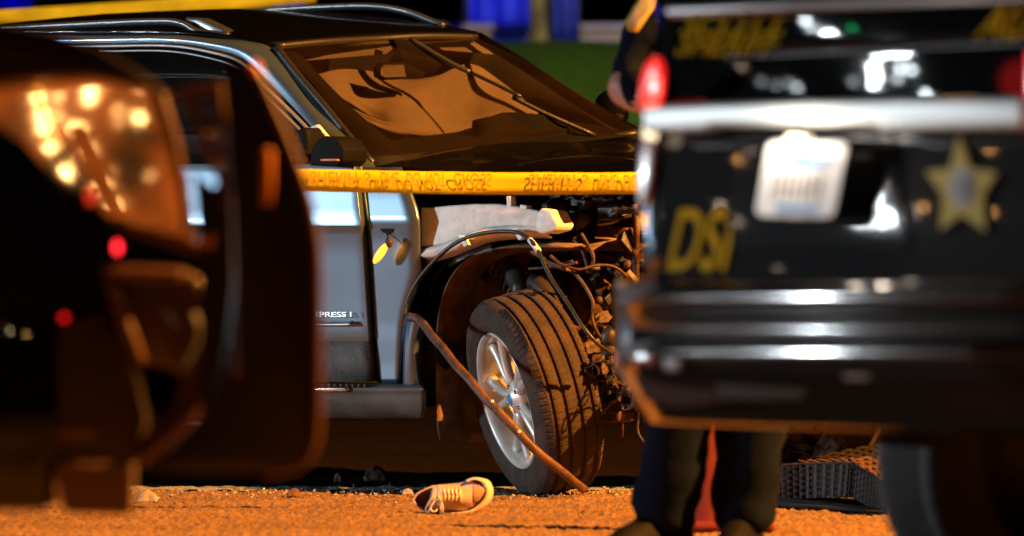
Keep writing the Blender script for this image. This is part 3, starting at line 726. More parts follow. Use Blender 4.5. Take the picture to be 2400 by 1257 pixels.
# tangle of small boxes and hoses at the torn nose
mb = MB(); mb2 = MB(); mb3 = MB()
for k in range(90):
    t1 = bay.random()
    x = 1385 + t1*130 + bay.gauss(0, 10); y = 850 + t1*95 + bay.gauss(0, 22); l = bay.uniform(.0, .35)
    s_ = bay.uniform(.012, .05)
    a = Vector((bay.gauss(0,1), bay.gauss(0,1), bay.gauss(0,1))).normalized(); b = a.orthogonal().normalized(); c_ = a.cross(b)
    piece('torn_part' if k % 3 else 'torn_bracket', M['dark_metal'] if k % 3 else M['rust'], W(x,y,l), s_*1.6, s_, s_*.6, (a, b, c_))
for k in range(26):
    x = bay.uniform(1390,1530); y = 850 + (x-1390)*.6 + bay.gauss(0, 25); l = bay.uniform(-.02,.2); p = [(x,y,l)]
    for q in range(3): p.append((p[-1][0]+bay.gauss(8,20), p[-1][1]+bay.gauss(10,18), l+bay.gauss(0,.03)))
    MB().tube(WR(p), bay.uniform(.0015,.005), 6, 14).build('torn_wire', M['rust'], car)
MB().slab(WR([(1404,970),(1452,962),(1450,990),(1404,992)], .1), L*.10).build('crossmember_end', M['rust'], car, bevel=.01)
# clutter above the wheel and in the upper bay
mb = MB(); mb2 = MB(); mb3 = MB()
for k in range(130):
    x = bay.uniform(1120, 1500); y = bay.uniform(560, 840)
    if x < 1250 and y > 680: continue
    l = bay.uniform(.35, .62); s_ = bay.uniform(.015,.06)
    a = Vector((bay.gauss(0,1), bay.gauss(0,1), bay.gauss(0,1))).normalized(); b = a.orthogonal().normalized(); c_ = a.cross(b)
    piece('engine_part' if k % 2 else 'engine_bracket', M['dark_metal'] if k % 3 else M['rust'], W(x,y,l), s_*1.8, s_, s_*.7, (a, b, c_))
for k in range(60):
    x = bay.uniform(980, 1500); y = bay.uniform(455, 500); l = bay.uniform(.3, .9)
    piece('engine_cover', M['dark_metal'], W(x,y,l), bay.uniform(.03,.12), bay.uniform(.02,.08), bay.uniform(.02,.06), (H, L, V(0,0,1)))
for x0, x1 in ((1030,1056),(1100,1140),(1196,1220),(1250,1266)):
    MB().slab(WR([(x0,440),(x1,440),(x1-6,474),(x0+10,476)], .5), L*.05).build('cowl_panel', M['paint'], car, bevel=.004)
MB().slab([C0 + H*s_ + L*.95 + V(0,0,z) for s_, z in ((-.5,.3),(-.5,1.02),(1.25,1.0),(1.25,.3))], L*.1).build('engine_block', M['mat_black'], car, smooth=False)  # black slab that keeps the bay dark behind the torn parts

# ------------------------------------------------------------------ dark patrol car on the right, seen from behind
suv = thing('patrol_car', P0 + PF*1.4 + PQ*.1 - V(0,0,CAM_H + 0) + V(0,0,0), 'black patrol car seen from behind, with silver trim bar, white plate and gold star', 'car')
suv.location.z = 0
def SP(pts, f=0.0): return [S(p[0], p[1], p[2] if len(p) > 2 else f) for p in pts]
UPT = (V(0,0,1) + PF*.26).normalized()
def SPL(px, py, f0, z0, k, e=0.0):
    """point of a true plane that leans forward k metres per metre of height above z0"""
    r = V((px-1200)/FPX, 1, (HOR-py)/FPX)
    n = PF - V(0,0,1)*k
    d = (f0 - e + P0.dot(PF) - k*z0 + CAM_H*k) / r.dot(n)
    return V(r.x*d, d, CAM_H + r.z*d)
TGP = (-.01, .765, .26); RWP = (.11, 1.13, .62)
def ST(pts, e=.010): return [SPL(x, y, *TGP, e) for x, y in pts]   # a little proud of the tailgate
# tailgate lower panel, one loft that turns the left corner
MB().grid([[SPL(x, y, *TGP) for x in (1560, 2430)] for y in (238, 672)]).build('tailgate', M['black'], suv, smooth=False, solid=.01)
for xs in (((1562,0),(1540,-.02),(1520,-.12),(1508,-.30)), ((2428,0),(2500,-.02),(2600,-.10),(2680,-.30))):
    MB().grid([[SPL(x, y, *TGP, e_) for x, e_ in xs] for y in (238, 350, 455, 560, 672)]).build('tailgate_corner', M['black'], suv, solid=.01)
# rear window and roof
M['win'] = mat('dark_rear_glass', (.001,.001,.0014), .6, 0, 1, .015, spec=.03)
MB().grid([[SPL(x, y, *RWP) for x in (1575, 2470)] for y in (-300, 242)]).build('rear_window', M['win'], suv, smooth=False, solid=.01)
MB().loft([SP([(1520,-150,.5),(1560,-150,.40),(1600,-150,.30)]), SP([(1540,30,.44),(1560,30,.33),(1598,30,.24)]), SP([(1536,140,.36),(1552,150,.24),(1580,160,.17)]), SP([(1520,300,.3),(1530,300,.16),(1560,300,.06)])], 10, 20).build('window_pillar', M['black'], suv, solid=.01)
mb = MB(); top = SP([(1560,-300,.42),(1900,-310,.40),(2400,-330,.42)])
mb.loft([top, [p+PF*.9+V(0,0,.06) for p in top], [p+PF*2.2+V(0,0,.06) for p in top]], 16, 8); mb.build('roof', M['black'], suv, solid=.02)
MB().slab(SP([(1585,16),(1900,4),(2200,-8),(2460,-18),(2460,6),(2200,14),(1900,25),(1600,42),(1588,36)], .17), -PF*.035).build('window_bar', M['silver'], suv, bevel=.01)
# silver applique with a recess for the plate
MB().slab(SP([(1543,250),(1700,244),(1900,238),(2150,232),(2440,229),(2441,303),(2180,308),(2118,309),(2098,304),(2084,297),(1900,296),(1712,298),(1696,304),(1680,309),(1560,312),(1545,308)], .045), -PF*.045).build('trim_bar', mat('bright_silver_bar', (.55,.60,.60), .45, .3), suv, bevel=.012, seg=4)
# plate recess and plate
MB().slab(ST([(1722,300),(2088,298),(2130,575),(1716,580)]), -PF*.004).build('plate_recess', mat('recess_plastic', (.0015,.0018,.0022), .5, 0, 1, .02, spec=.03), suv, smooth=False)
pc = [S(1803,331,-.005), S(1990,333,-.005), S(1957,511,-.035), S(1773,507,-.035)]
def rounded(c, k=.06):
    out = []
    n = len(c)
    for i, p in enumerate(c):
        a = c[i-1]; b = c[(i+1) % n]
        out += [p.lerp(a, k*1.2), p.lerp(a, k*.35).lerp(b, k*.35), p.lerp(b, k)]
    return out
plate = MB().slab(rounded(pc, .08), -PF*.004).build('licence_plate', M['white'], suv, smooth=False)
def plq(u, v, e=.007): return pc[0].lerp(pc[1], u).lerp(pc[3].lerp(pc[2], u), v) - PF*e
def pq(u0, v0, u1, v1, m, name, sl=0): return MB().slab([plq(u0+sl, v0), plq(u1, v0), plq(u1, v1), plq(u0, v1)], -PF*.0008).build(name, m, plate, smooth=False)
pq(.14, .20, .92, .27, M['blue_band'], 'plate_band'); pq(.42, .04, .58, .20, M['blue_band'], 'plate_emblem'); pq(.38, .27, .80, .345, M['blue_band'], 'plate_band')
pq(.26, .83, .80, .92, M['blue_band'], 'plate_band')
for k in range(7): pq(.17+k*.098, .42, .17+k*.098+.03, .76, M['plate_ink'], 'plate_character')
MB().slab(SP([(1860,318),(1905,318),(1905,328),(1860,328)], -.02), -PF*.02).build('plate_lamp', M['cream_lit'], suv, bevel=.003)
pl_ = lamp('plate_lamp_light', tuple((plq(.5,-.06,.07))), 1.1, (1,.82,.66), .012)
lamp('plate_lamp_light', tuple((plq(.12,-.06,.07))), .7, (1,.82,.66), .012)
# star badge
ctr = (2254, 442); st = []
outp = [(2250,318),(2340,404),(2312,542),(2206,540),(2172,402)]; inn = [(2278,396),(2306,458),(2256,502),(2212,456),(2228,396)]
for i in range(5): st += [outp[i], inn[i]]
star = MB().slab(ST(st, .012), -PF*.003).build('star_badge', M['decal_hi'], suv, smooth=False)
def disc(cx, cy, rx, ry, f, m, name): MB().slab(ST([(cx+rx*math.cos(a), cy+ry*math.sin(a)) for a in [2*math.pi*k/28 for k in range(28)]], f), -PF*.001).build(name, m, star, smooth=False)
disc(2254,440,30,44,.017,M['grey_dec'],'badge_ring'); disc(2254,442,18,28,.020,M['navy_dec'],'badge_centre')
# gold lettering
def stext(body, x0, y0, x1, y1, f, m=M['decal'], name='lettering'):
    pl_t = RWP if y0 < 200 else TGP
    a = SPL(x0, y1, *pl_t, .012); b = SPL(x1, y1, *pl_t, .012); c = SPL(x0, y0, *pl_t, .012)
    ex_ = (b-a); return text_mesh(body, a, ex_.normalized(), (V(0,0,1)+PF*pl_t[2]).normalized(), ex_.length, (c-a).length, m, name, suv)
stext('SCOTT', 1592, 46, 1828, 82, .150)
stext('SHERIFF', 1580, 88, 1808, 130, .125)
stext('AUTO', 2282, 30, 2520, 92, .14)
stext('DSI', 1562, 498, 1698, 636, -.022)
# bumper
cols = ((1446,.42),(1456,.20),(1474,.06),(1510,-.01),(1700,-.03),(2000,-.04),(2300,-.03),(2480,.0),(2600,.1),(2700,.3))
rowdef = ((660,.04),(668,-.06),(690,-.09),(716,-.085),(732,-.04),(770,-.02),(792,-.035),(804,-.075),(830,-.085),(856,-.075),(880,-.05),(915,.0),(955,.07),(988,.16))
cut = lambda y, x: x + max(0, (y-862))*max(0, (1560-x))/1560*2.0*1.15
rows = [[(x + (max(0, y-862)**1.0)*.62*max(0, 1-(x-1446)/250), y + max(0, (x-1500))*(.028 if y > 860 else (-.008 if y < 700 else 0)), f+fo) for x, f in cols] for y, fo in rowdef]
M['bumper'] = mat('dark_bumper', (.007,.004,.003), .6, 0, 1, .09, spec=.05)
M['bumper'].node_tree.nodes['Principled BSDF'].inputs['Coat IOR'].default_value = 1.8
MB().loft([SP(r) for r in rows], 70, 60).build('bumper', M['bumper'], suv, solid=.01)
MB().slab(SP([(1466,674),(1500,668),(1900,672),(2345,678),(2350,712),(1900,708),(1500,702),(1470,700)], -.075), -PF*.03).build('bumper_trim', mat('dull_silver_trim', (.20,.20,.20), .8, 0, spec=.05), suv, bevel=.009)
MB().slab(SP([(1482,806),(1560,798),(1900,800),(2330,808),(2336,846),(2120,852),(1900,846),(1560,836),(1485,832)], -.07), -PF*.03).build('bumper_step', mat('scuffed_silver', (.20,.22,.25), .8, 0, var=.4, scale=3, spec=.05), suv, bevel=.008)
MB().slab(SP([(1482,828),(1545,830),(1542,858),(1486,852)], -.12), -PF*.012).build('reflector', M['red_lens'], suv, bevel=.004)
MB().slab(SP([(1562,838),(1606,840),(1600,872),(1566,868)], -.12), -PF*.012).build('sensor_cover', M['debris_w'], suv, bevel=.006)
MB().slab(SP([(1664,840),(1950,842),(1930,880),(1890,938),(1700,938),(1680,900)], -.055), -PF*.012).build('hitch_cover', mat('grey_brown_plastic', (.060,.040,.030), .7, spec=.1), suv, bevel=.02)
MB().slab(SP([(1980,856),(2048,858),(2044,890),(1984,888)], -.10), -PF*.008).build('tow_cover', M['debris_w'], suv, bevel=.006)
MB().slab(SP([(1486,872),(1560,876),(1650,878),(1712,944),(1600,958),(1520,940)], -.035), -PF*.012).build('bumper_valance', mat('brown_grey_valance', (.055,.020,.010), .7, spec=.05), suv, bevel=.012)  # matte brown slab holds the warm ground reflection on the lower bumper
# left tail lamp
M['lamp_house'] = mat('clear_red_housing', (.25,.03,.03), .25, coat=.6)
tl = MB().slab(SP([(1534,134),(1552,136),(1561,160),(1560,205),(1553,246),(1544,272),(1516,276),(1506,240),(1508,195),(1518,158)], .05), -PF*.01).build('tail_lamp', M['red_lit'], suv, bevel=.008)
MB().slab(SP([(1528,180),(1550,182),(1549,222),(1542,232),(1524,228),(1522,196)], .036), -PF*.004).build('bulb', M['red_core'], tl, bevel=.002)
MB().slab(SP([(1518,248),(1545,248),(1544,274),(1518,274)], .036), -PF*.004).build('reversing_bulb', mat('lit_warm_bulb', (.8,.7,.5), .2, emit=(1,.74,.36), es=5), tl, bevel=.004)
MB().slab(SP([(1516,276),(1545,276),(1541,330),(1514,326)], .04), -PF*.01).build('reversing_lamp', M['cream_lit'], tl, bevel=.004)
MB().slab(SP([(1508,328),(1541,332),(1536,420),(1506,520),(1500,440)], .05), -PF*.01).build('lamp_housing', M['lamp_house'], tl, bevel=.004)
MB().slab(SP([(2412,120),(2450,122),(2450,300),(2412,306)], .03), -PF*.006).build('tail_lamp', M['red_lit'], suv, bevel=.008)
# underside and left rear wheel
MB().slab([P0 + PQ*t_ + PF*f_ + V(0,0,.50) - V(0,0,0) for t_, f_ in ((-.62,.30),(1.2,.2),(1.2,3.5),(-.62,3.5))], V(0,0,.12)).build('underbody', M['mat_black'], suv, smooth=False)
MB().slab([P0 + PQ*.98 + PF*f_ + V(0,0,z) for f_, z in ((.15,.35),(.15,1.1),(4.2,1.1),(4.2,.35))], PQ*.03).build('body_side', M['black'], suv)
MB().slab([P0 - PQ*.72 + PF*f_ + V(0,0,z) for f_, z in ((.5,.72),(.45,1.1),(4.2,1.1),(4.2,.35),(1.5,.35),(1.3,.72))], -PQ*.03).build('body_side', M['black'], suv)
# side glass, front body and nose, seen only from beside
for sg in (.98, -.76):
    MB().grid([[P0 + PQ*(sg-.10*(1 if sg > 0 else -1)) + PF*f_ + V(0,0,1.72) for f_ in (.45, 1.6, 2.7)], [P0 + PQ*sg + PF*f_ + V(0,0,1.1) for f_ in (.2, 1.6, 3.3)]]).build('side_window', M['win'], suv, solid=.01, smooth=False)
MB().loft([[P0 + PQ*t_ + PF*f_ + V(0,0,z_) for t_ in (-.76, -.3, .3, .98)] for f_, z_ in ((3.2,1.13),(3.8,1.14),(4.3,1.06),(4.5,.9),(4.52,.5))], 16, 16).build('hood', M['black'], suv, solid=.02)
MB().grid([[P0 + PQ*-.70 + PF*2.6 + V(0,0,1.76), P0 + PQ*.92 + PF*2.6 + V(0,0,1.76)], [P0 + PQ*-.76 + PF*3.3 + V(0,0,1.13), P0 + PQ*.98 + PF*3.3 + V(0,0,1.13)]]).build('windshield', M['win'], suv, solid=.01, smooth=False)
def suv_wheel(t_, f_):
    c = P0 + PQ*t_ + PF*f_; c.z = .375
    pr_ = [(.22,.10),(.27,.125),(.33,.122),(.357,.11),(.366,.09)]
    for g in (.055,.018,-.018,-.055): pr_ += [(.374,g+.012),(.365,g+.005),(.365,g-.005),(.374,g-.012)]
    pr_ += [(.366,-.09),(.357,-.11),(.33,-.122),(.27,-.125),(.22,-.10)]
    o = MB().lathe(c, PQ, pr_, 200, V(0,0,1), fr=lambda i, q, r: r-.004 if (i in (4,5,20,21) and q % 4 == 0) else r).build('wheel', mat('grey_dusty_tyre', (.05,.052,.055), .8, var=.3, scale=9), suv)
    MB().lathe(c, PQ, [(.0001,.0),(.2,.0),(.22,.10)], 40, V(0,0,1)).build('rim', M['black_plastic'], o)
suv_wheel(-.66, 1.10); suv_wheel(.86, 1.10); suv_wheel(-.66, 3.7); suv_wheel(.86, 3.7)

# added lamps, placed by reflection to put bright spots in the glossy tailgate and glass
CAMP = V(0,0,CAM_H)
def far_lamp(px, py, plane_n, pf, dist, col, lum, rad, name='distant_lamp'):
    p = pf(px, py); d = (p-CAMP).normalized(); n = plane_n.normalized()
    r = d - n*2*d.dot(n)
    loc = p + r*dist
    if loc.z < .3:
        pass
    lamp(name, loc, lum*4*math.pi**2*rad*rad, col, rad)
NB = -PF + V(0,0,.08)      # lower tailgate normal
WHT = (.85,.95,1.0); SOD = (1,.45,.12)
LAMPS = []
for (px, py, lum, rad) in ((2050,476,420,.14),(2062,498,420,.14),(2080,505,420,.14),(2094,515,300,.12),(2070,522,420,.13),(2040,520,200,.10),(2016,522,160,.10),(2057,462,200,.1)):
    LAMPS.append((px,py,'T',WHT,lum,rad))
for (px, py, lum, rad) in ((1688,482,22,.1),(1732,375,30,.1),(1762,352,10,.1),(2320,350,30,.10),(2324,498,34,.10),(2164,486,34,.10),(2140,490,8,.1),(2148,502,8,.1),(2090,320,12,.1),(1824,632,7,.09),(1730,521,16,.1),(2216,742,14,.08),(2076,438,20,.1)):
    LAMPS.append((px,py,'T',SOD if px in (1732,2320,2324,2164,2216) else (1,.75,.6),lum,rad))
for (px, py, lum, rad) in ((2060,128,400,.12),(2085,122,300,.11),(2103,122,300,.11),(2121,122,300,.11),(2048,160,420,.16),(2052,180,420,.16),(2046,200,180,.1),(2110,160,60,.11),(2136,164,60,.11),(2104,184,30,.11),(1938,85,420,.12),(1950,82,200,.1),(1888,48,50,.13),(1905,70,10,.2),(2170,222,80,.11),(1868,206,26,.10),(1785,192,5,.12),(1820,200,4,.14),(1850,196,5,.14),(2000,192,5,.16)):
    LAMPS.append((px,py,'W',WHT,lum,rad))
LAMPS.append((1996,70,'W',(.02,.8,.25),14,.09)); LAMPS.append((2392,190,'W',(1,.02,.02),4,.5)); LAMPS.append((1738,155,'W',(1,.65,.45),9,.1))
def plane_hit(nrm, p0_):
    def f(px, py):
        d = V((px-1200)/FPX, 1, (HOR-py)/FPX)
        return CAMP + d*((p0_-CAMP).dot(nrm)/d.dot(nrm))
    return f
bpy.context.view_layer.update()
def surf_normal(obj, px, py):
    """where the line of sight meets the panel, and the panel's own normal there"""
    dg = bpy.context.evaluated_depsgraph_get()
    d = V((px-1200)/FPX, 1, (HOR-py)/FPX).normalized()
    inv = obj.matrix_world.inverted()
    ok, loc, nrm, _ = obj.ray_cast(inv @ CAMP, (inv.to_3x3() @ d), depsgraph=dg)
    if not ok: return None, None
    n = (obj.matrix_world.to_3x3() @ nrm).normalized()
    if n.dot(d) > 0: n = -n
    return obj.matrix_world @ loc, n
tg = [o for o in suv.children if o.name.startswith('tailgate')][0]
rw = [o for o in suv.children if o.name.startswith('rear_window')][0]
bpy.context.view_layer.update()
for (px, py, k, col, lum, rad) in LAMPS:
    p, n = surf_normal(tg if k == 'T' else rw, px, py)
    if p is None: continue
    d = (p-CAMP).normalized(); r = d - n*2*d.dot(n)
    dist = 70
    if r.z < 0: dist = min(70, (p.z-.3)/-r.z)
    lum = (min(lum*6, 300) if lum > 90 else lum*1.6) if rad < .3 else lum*.35; rad *= .30 if rad < .3 else .6
    lamp('distant_lamp', p + r*dist, lum*4*math.pi**2*(rad*dist/70)**2, col, rad*dist/70)

# ------------------------------------------------------------------ dark patrol car on the left with open doors
pa = thing('patrol_car', V(-1.4, 10.2, 0), 'dark blurred patrol car at the left edge, doors open and window misted orange', 'car')
DA = 10.6
def A(pts, off=0.0): return [at(p[0], p[1], DA + (p[2] if len(p) > 2 else off)) for p in pts]
Y = V(0,1,0)
NG = V(.60,-.72,.30).normalized(); G0 = at(200, 350, DA+.02)
def AG(pts, off=0.0):
    out = []
    for p in pts:
        r = V((p[0]-1200)/FPX, 1, (HOR-p[1])/FPX); out.append(V(0,0,CAM_H) + r*((G0-V(0,0,CAM_H)).dot(NG)/r.dot(NG)))
    return out
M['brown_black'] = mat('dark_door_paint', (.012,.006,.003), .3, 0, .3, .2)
M['door_edge'] = mat('door_edge_paint', (.08,.028,.012), .4, coat=.5, coat_r=.2)  # lighter brown holds the orange light on the door rim; also trim
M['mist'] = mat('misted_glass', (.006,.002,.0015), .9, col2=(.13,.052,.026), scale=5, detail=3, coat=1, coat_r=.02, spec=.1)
M['flap'] = mat('brown_rubber_flap', (.10,.055,.03), .8, var=.2, scale=6)
# body: roof, lower side
def roundpoly(pts, n=90): return catmull([V(p[0], p[1], 0) for p in pts], n, closed=True)
def APoly(pts, off, n=0): return [at(p.x, p.y, DA+off) for p in roundpoly(pts, n)] if n else A(pts, off)
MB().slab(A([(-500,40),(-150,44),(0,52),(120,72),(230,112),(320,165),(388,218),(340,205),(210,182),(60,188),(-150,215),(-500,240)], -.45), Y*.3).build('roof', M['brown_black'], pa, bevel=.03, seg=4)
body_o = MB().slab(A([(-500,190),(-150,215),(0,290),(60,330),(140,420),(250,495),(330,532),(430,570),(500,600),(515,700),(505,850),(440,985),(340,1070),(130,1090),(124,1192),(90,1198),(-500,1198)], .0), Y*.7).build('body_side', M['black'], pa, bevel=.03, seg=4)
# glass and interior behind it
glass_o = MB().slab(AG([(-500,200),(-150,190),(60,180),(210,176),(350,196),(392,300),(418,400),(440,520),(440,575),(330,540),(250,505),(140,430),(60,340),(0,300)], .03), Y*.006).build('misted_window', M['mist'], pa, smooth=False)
MB().slab(A([(66,210),(88,205),(128,320),(176,420),(160,440),(118,372),(84,300)], -.02), Y*.02).build('window_trim', mat('pale_trim', (.85,.72,.5), .4), pa, bevel=.004)  # pale colour holds the bright reflection on the chrome pillar trim
MB().slab(A([(340,196),(385,214),(420,330),(444,470),(448,580),(428,575),(420,470),(392,340)], -.02), Y*.04).build('pillar', M['door_edge'], pa, bevel=.01)
MB().slab(A([(270,520),(430,548),(500,585),(506,610),(420,590),(300,545)], -.03), Y*.04).build('window_sill', M['door_edge'], pa, bevel=.01)
MB().slab(A([(380,400),(440,404),(470,640),(400,620)], .25), Y*.02).build('seat_back', M['trim_in'], pa, bevel=.01)
# rear door, open, with trim and pockets
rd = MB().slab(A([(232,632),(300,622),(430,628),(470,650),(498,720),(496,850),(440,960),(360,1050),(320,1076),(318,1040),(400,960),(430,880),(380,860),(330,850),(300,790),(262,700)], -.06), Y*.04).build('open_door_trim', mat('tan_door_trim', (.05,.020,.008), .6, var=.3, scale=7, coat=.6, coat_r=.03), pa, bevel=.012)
MB().slab(A([(250,628),(430,634),(425,664),(300,656),(256,644)], -.10), Y*.04).build('armrest', M['door_edge'], rd, bevel=.01)
MB().slab(A([(240,640),(268,646),(345,850),(322,862),(280,780)], -.09), Y*.03).build('trim_rib', M['door_edge'], rd, bevel=.01)
MB().slab(A([(135,1000),(222,1002),(226,1030),(138,1030)], -.03), Y*.02).build('step_trim', M['flap'], pa, bevel=.006)
MB().tube(A([(492,860,-.07),(470,930,-.07),(420,1000,-.07),(350,1062,-.07),(320,1078,-.07)]), .018, 8, 20).build('door_seal', M['door_edge'], pa)
MB().tube(A([(450,735,-.12),(462,780,-.12),(440,830,-.12),(424,858,-.12)]), .010, 8, 16).build('grab_handle', mat('grey_handle', (.06,.06,.06), .4), pa)
def ball_(px, py, off, r, m, name, ry=1.3): MB().ball(at(px,py,DA+off), r, .008, r*ry, 14, 8).build(name, m, pa)
ball_(275, 580, -.03, .006, mat('red_door_lamp', (.5,.01,.01), .3, emit=(1,.02,.03), es=5), 'door_lamp', 2)
ball_(150, 745, -.03, .006, mat('dim_red_door_lamp', (.4,.01,.01), .3, emit=(1,.01,.01), es=1.6), 'door_lamp', 1)
ball_(212, 460, -.01, .012, mat('rosy_lamp', (.5,.02,.01), .3, emit=(1,.05,.02), es=.7), 'door_lamp', 1.4)
ball_(490, 562, -.20, .011, M['amber_dim'], 'door_reflector')
MB().slab(A([(132,770),(235,720),(330,880),(350,990),(318,1080),(136,1086)], -.02), Y*.02).build('lower_trim', mat('brown_lower_trim', (.022,.008,.003), .6, var=.3, scale=5), pa, bevel=.01)
ball_(597, 160, -.53, .010, mat('orange_reflector', (.9,.28,.10), .5), 'door_reflector', 1)
MB().slab(A([(122,1086),(318,1086),(312,1196),(300,1208),(160,1204),(146,1192)], -.04), Y*.02).build('mud_flap', M['flap'], pa, bevel=.008)
# front door, open, the tall rounded slab
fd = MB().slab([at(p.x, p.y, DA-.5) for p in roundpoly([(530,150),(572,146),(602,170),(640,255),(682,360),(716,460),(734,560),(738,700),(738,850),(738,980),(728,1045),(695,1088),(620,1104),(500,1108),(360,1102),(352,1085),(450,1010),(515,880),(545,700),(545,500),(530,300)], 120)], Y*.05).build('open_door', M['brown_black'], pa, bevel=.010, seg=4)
MB().tube([at(x, y, DA-.50) for x, y in ((585,150),(606,176),(640,250),(688,365),(724,470),(742,570),(746,700),(746,850),(745,985),(734,1052),(698,1096),(620,1110))], .0085, 8, 80).build('door_edge', M['door_edge'], fd)
MB().slab([at(x, y, DA-.52) for x, y in ((614,350),(640,350),(640,478),(614,482))], Y*.012).build('grab_handle', M['amber_dim'], fd, bevel=.006)
MB().slab([at(x, y, DA-.52) for x, y in ((548,620),(560,620),(564,880),(550,885))], Y*.012).build('hinge_trim', M['rust'], fd, bevel=.004)
MB().slab([at(x, y, DA-.40) for x, y in ((545,480),(552,880),(520,880),(500,640),(505,520))], Y*.03).build('door_jamb', M['mat_black'], fd, bevel=.004)
# window frame between the doors
MB().slab(A([(398,214),(510,192),(512,216),(400,238)], -.25), Y*.02).build('window_frame', M['door_edge'], fd, bevel=.004)
MB().slab(A([(432,228),(458,224),(520,395),(535,440),(512,440)], -.25), Y*.02).build('window_frame', M['door_edge'], fd, bevel=.004)
MB().slab(A([(496,196),(520,192),(548,410),(540,560),(520,560),(524,410)], -.25), Y*.02).build('window_frame', M['door_edge'], fd, bevel=.004)
MB().slab(A([(452,400),(500,440),(520,420),(560,420),(575,700),(575,1095),(360,1095),(470,980),(470,600)], -.20), Y*.02).build('door_panel', M['brown_black'], fd, bevel=.004)
MB().slab(A([(476,304),(508,304),(510,315),(478,315)], -.28), Y*.01).build('latch', M['chrome'], fd, bevel=.003)  # small chrome bars added for the white glints by the frame
MB().slab(A([(494,380),(524,381),(526,390),(494,389)], -.28), Y*.01).build('latch', M['chrome'], fd, bevel=.003)
bpy.context.view_layer.update()
def mirror_lamp(surface, px, py, col, lum, rad, dist=70):  # adds an unseen lamp whose reflection makes one bright spot
    p, n = surf_normal(surface, px, py)
    if p is None: return
    d = (p-CAMP).normalized(); r = d - n*2*d.dot(n)
    if r.z < 0: dist = min(dist, (p.z-.3)/-r.z)
    lamp('distant_lamp', p + r*dist, lum*4*math.pi**2*(rad*dist/70)**2, col, rad*dist/70)
for (px, py, lum, rad) in ((205,170,300,.13),(190,172,60,.1),(210,208,400,.15),(210,232,400,.14),(135,230,70,.12),(145,215,20,.1),(137,272,80,.1),(170,296,160,.11),(190,302,120,.11),(238,212,14,.1),(328,208,40,.1),(276,258,60,.1),(278,286,40,.1),(328,278,300,.12),(314,268,60,.1),(208,348,80,.11),(218,360,30,.1),(262,402,14,.1),(352,412,40,.1),(236,438,260,.12),(252,440,40,.1),(267,484,420,.12),(172,380,24,.1),(154,412,300,.12),(88,230,300,.14),(98,270,350,.16),(104,300,350,.16),(118,345,200,.14),(152,400,200,.12)):
    mirror_lamp(glass_o, px, py, (1,.46,.13), min(lum*3, 600), rad*.36)
for (px, py, lum, c_) in ((120,603,400,(1,.7,.35)),(68,522,30,(1,.4,.1)),(48,645,20,(.7,.8,.6)),(20,420,15,(1,.4,.1))): mirror_lamp(body_o, px, py, c_, lum, .05, 60)
for (px, py, lum) in ((323,720,120),(352,735,300),(340,700,30)): mirror_lamp(rd, px, py, (1,.5,.12), lum, .05, 60)

# ------------------------------------------------------------------ officer standing behind the right hand car
DO = 15.7
of = thing('person', V(at(1690,0,DO).x, DO, 0), 'officer in dark navy uniform with bent arm standing behind the black patrol car', 'person')
def skin_body(name, nodes, edges, m, parent, sub=2):
    b = base_of(parent); names = list(nodes)
    me = bpy.data.meshes.new(name); me.from_pydata([Vector(nodes[k][0])-b for k in names], [(names.index(a), names.index(c)) for a, c in edges], [])
    o = bpy.data.objects.new(name, me); COL.objects.link(o); o.parent = parent
    sm = o.modifiers.new('skin', 'SKIN'); sm.use_smooth_shade = True
    for i, k in enumerate(names):
        r_ = nodes[k][1]
        if k in ('lkn','lcf','lan','rkn','rcf','ran','lbt','rbt','lth','rth'): r_ *= 1.17
        me.skin_vertices[0].data[i].radius = r_ if isinstance(r_, tuple) else (r_, r_)
    me.skin_vertices[0].data[0].use_root = True
    s2 = o.modifiers.new('sub', 'SUBSURF'); s2.levels = sub; s2.render_levels = sub
    me.materials.append(m); return o
def O(px, py, dd=0.0): return at(px, py, DO+dd)
SK = {'pel': (O(1690,560), (.17,.12)), 'wst': (O(1680,440), (.16,.12)), 'chs': (O(1660,220), (.19,.13)), 'shc': (O(1650,60), (.15,.10)), 'nck': (O(1645,-10), .065),
 'lsh': (O(1555,30), .085), 'lup': (O(1515,100,-.03), .088), 'lel': (O(1476,190,-.06), .070), 'lfa': (O(1540,235,-.22), .05), 'lwr': (O(1620,215,-.30), .034),
 'rsh': (O(1755,60,.05), .085), 'rup': (O(1790,150,.05), .075), 'rel': (O(1800,260,.0), .06), 'rfa': (O(1745,270,-.18), .045), 'rwr': (O(1670,240,-.28), .034),
 'lhp': (O(1625,620), .12), 'lth': (O(1605,780), .105), 'lkn': (O(1590,960,-.03), .088), 'lcf': (O(1578,1080), .092), 'lan': (O(1560,1190,.02), .085), 'lbt': (O(1560,1262,.02), .08),
 'rhp': (O(1745,620), .12), 'rth': (O(1758,780), .105), 'rkn': (O(1765,960,-.03), .090), 'rcf': (O(1755,1080), .092), 'ran': (O(1748,1190,.02), .09), 'rbt': (O(1748,1262,.02), .082)}
ED = [('pel','wst'),('wst','chs'),('chs','shc'),('shc','nck'),('shc','lsh'),('lsh','lup'),('lup','lel'),('lel','lfa'),('lfa','lwr'),('shc','rsh'),('rsh','rup'),('rup','rel'),('rel','rfa'),('rfa','rwr'),
 ('pel','lhp'),('lhp','lth'),('lth','lkn'),('lkn','lcf'),('lcf','lan'),('lan','lbt'),('pel','rhp'),('rhp','rth'),('rth','rkn'),('rkn','rcf'),('rcf','ran'),('ran','rbt')]
body = skin_body('uniform', SK, ED, M['navy'], of)
m_ = body.modifiers.new('tex', 'DISPLACE'); tx = bpy.data.textures.new('folds', 'CLOUDS'); tx.noise_scale = .09; m_.texture = tx; m_.strength = .045; m_.texture_coords = 'GLOBAL'
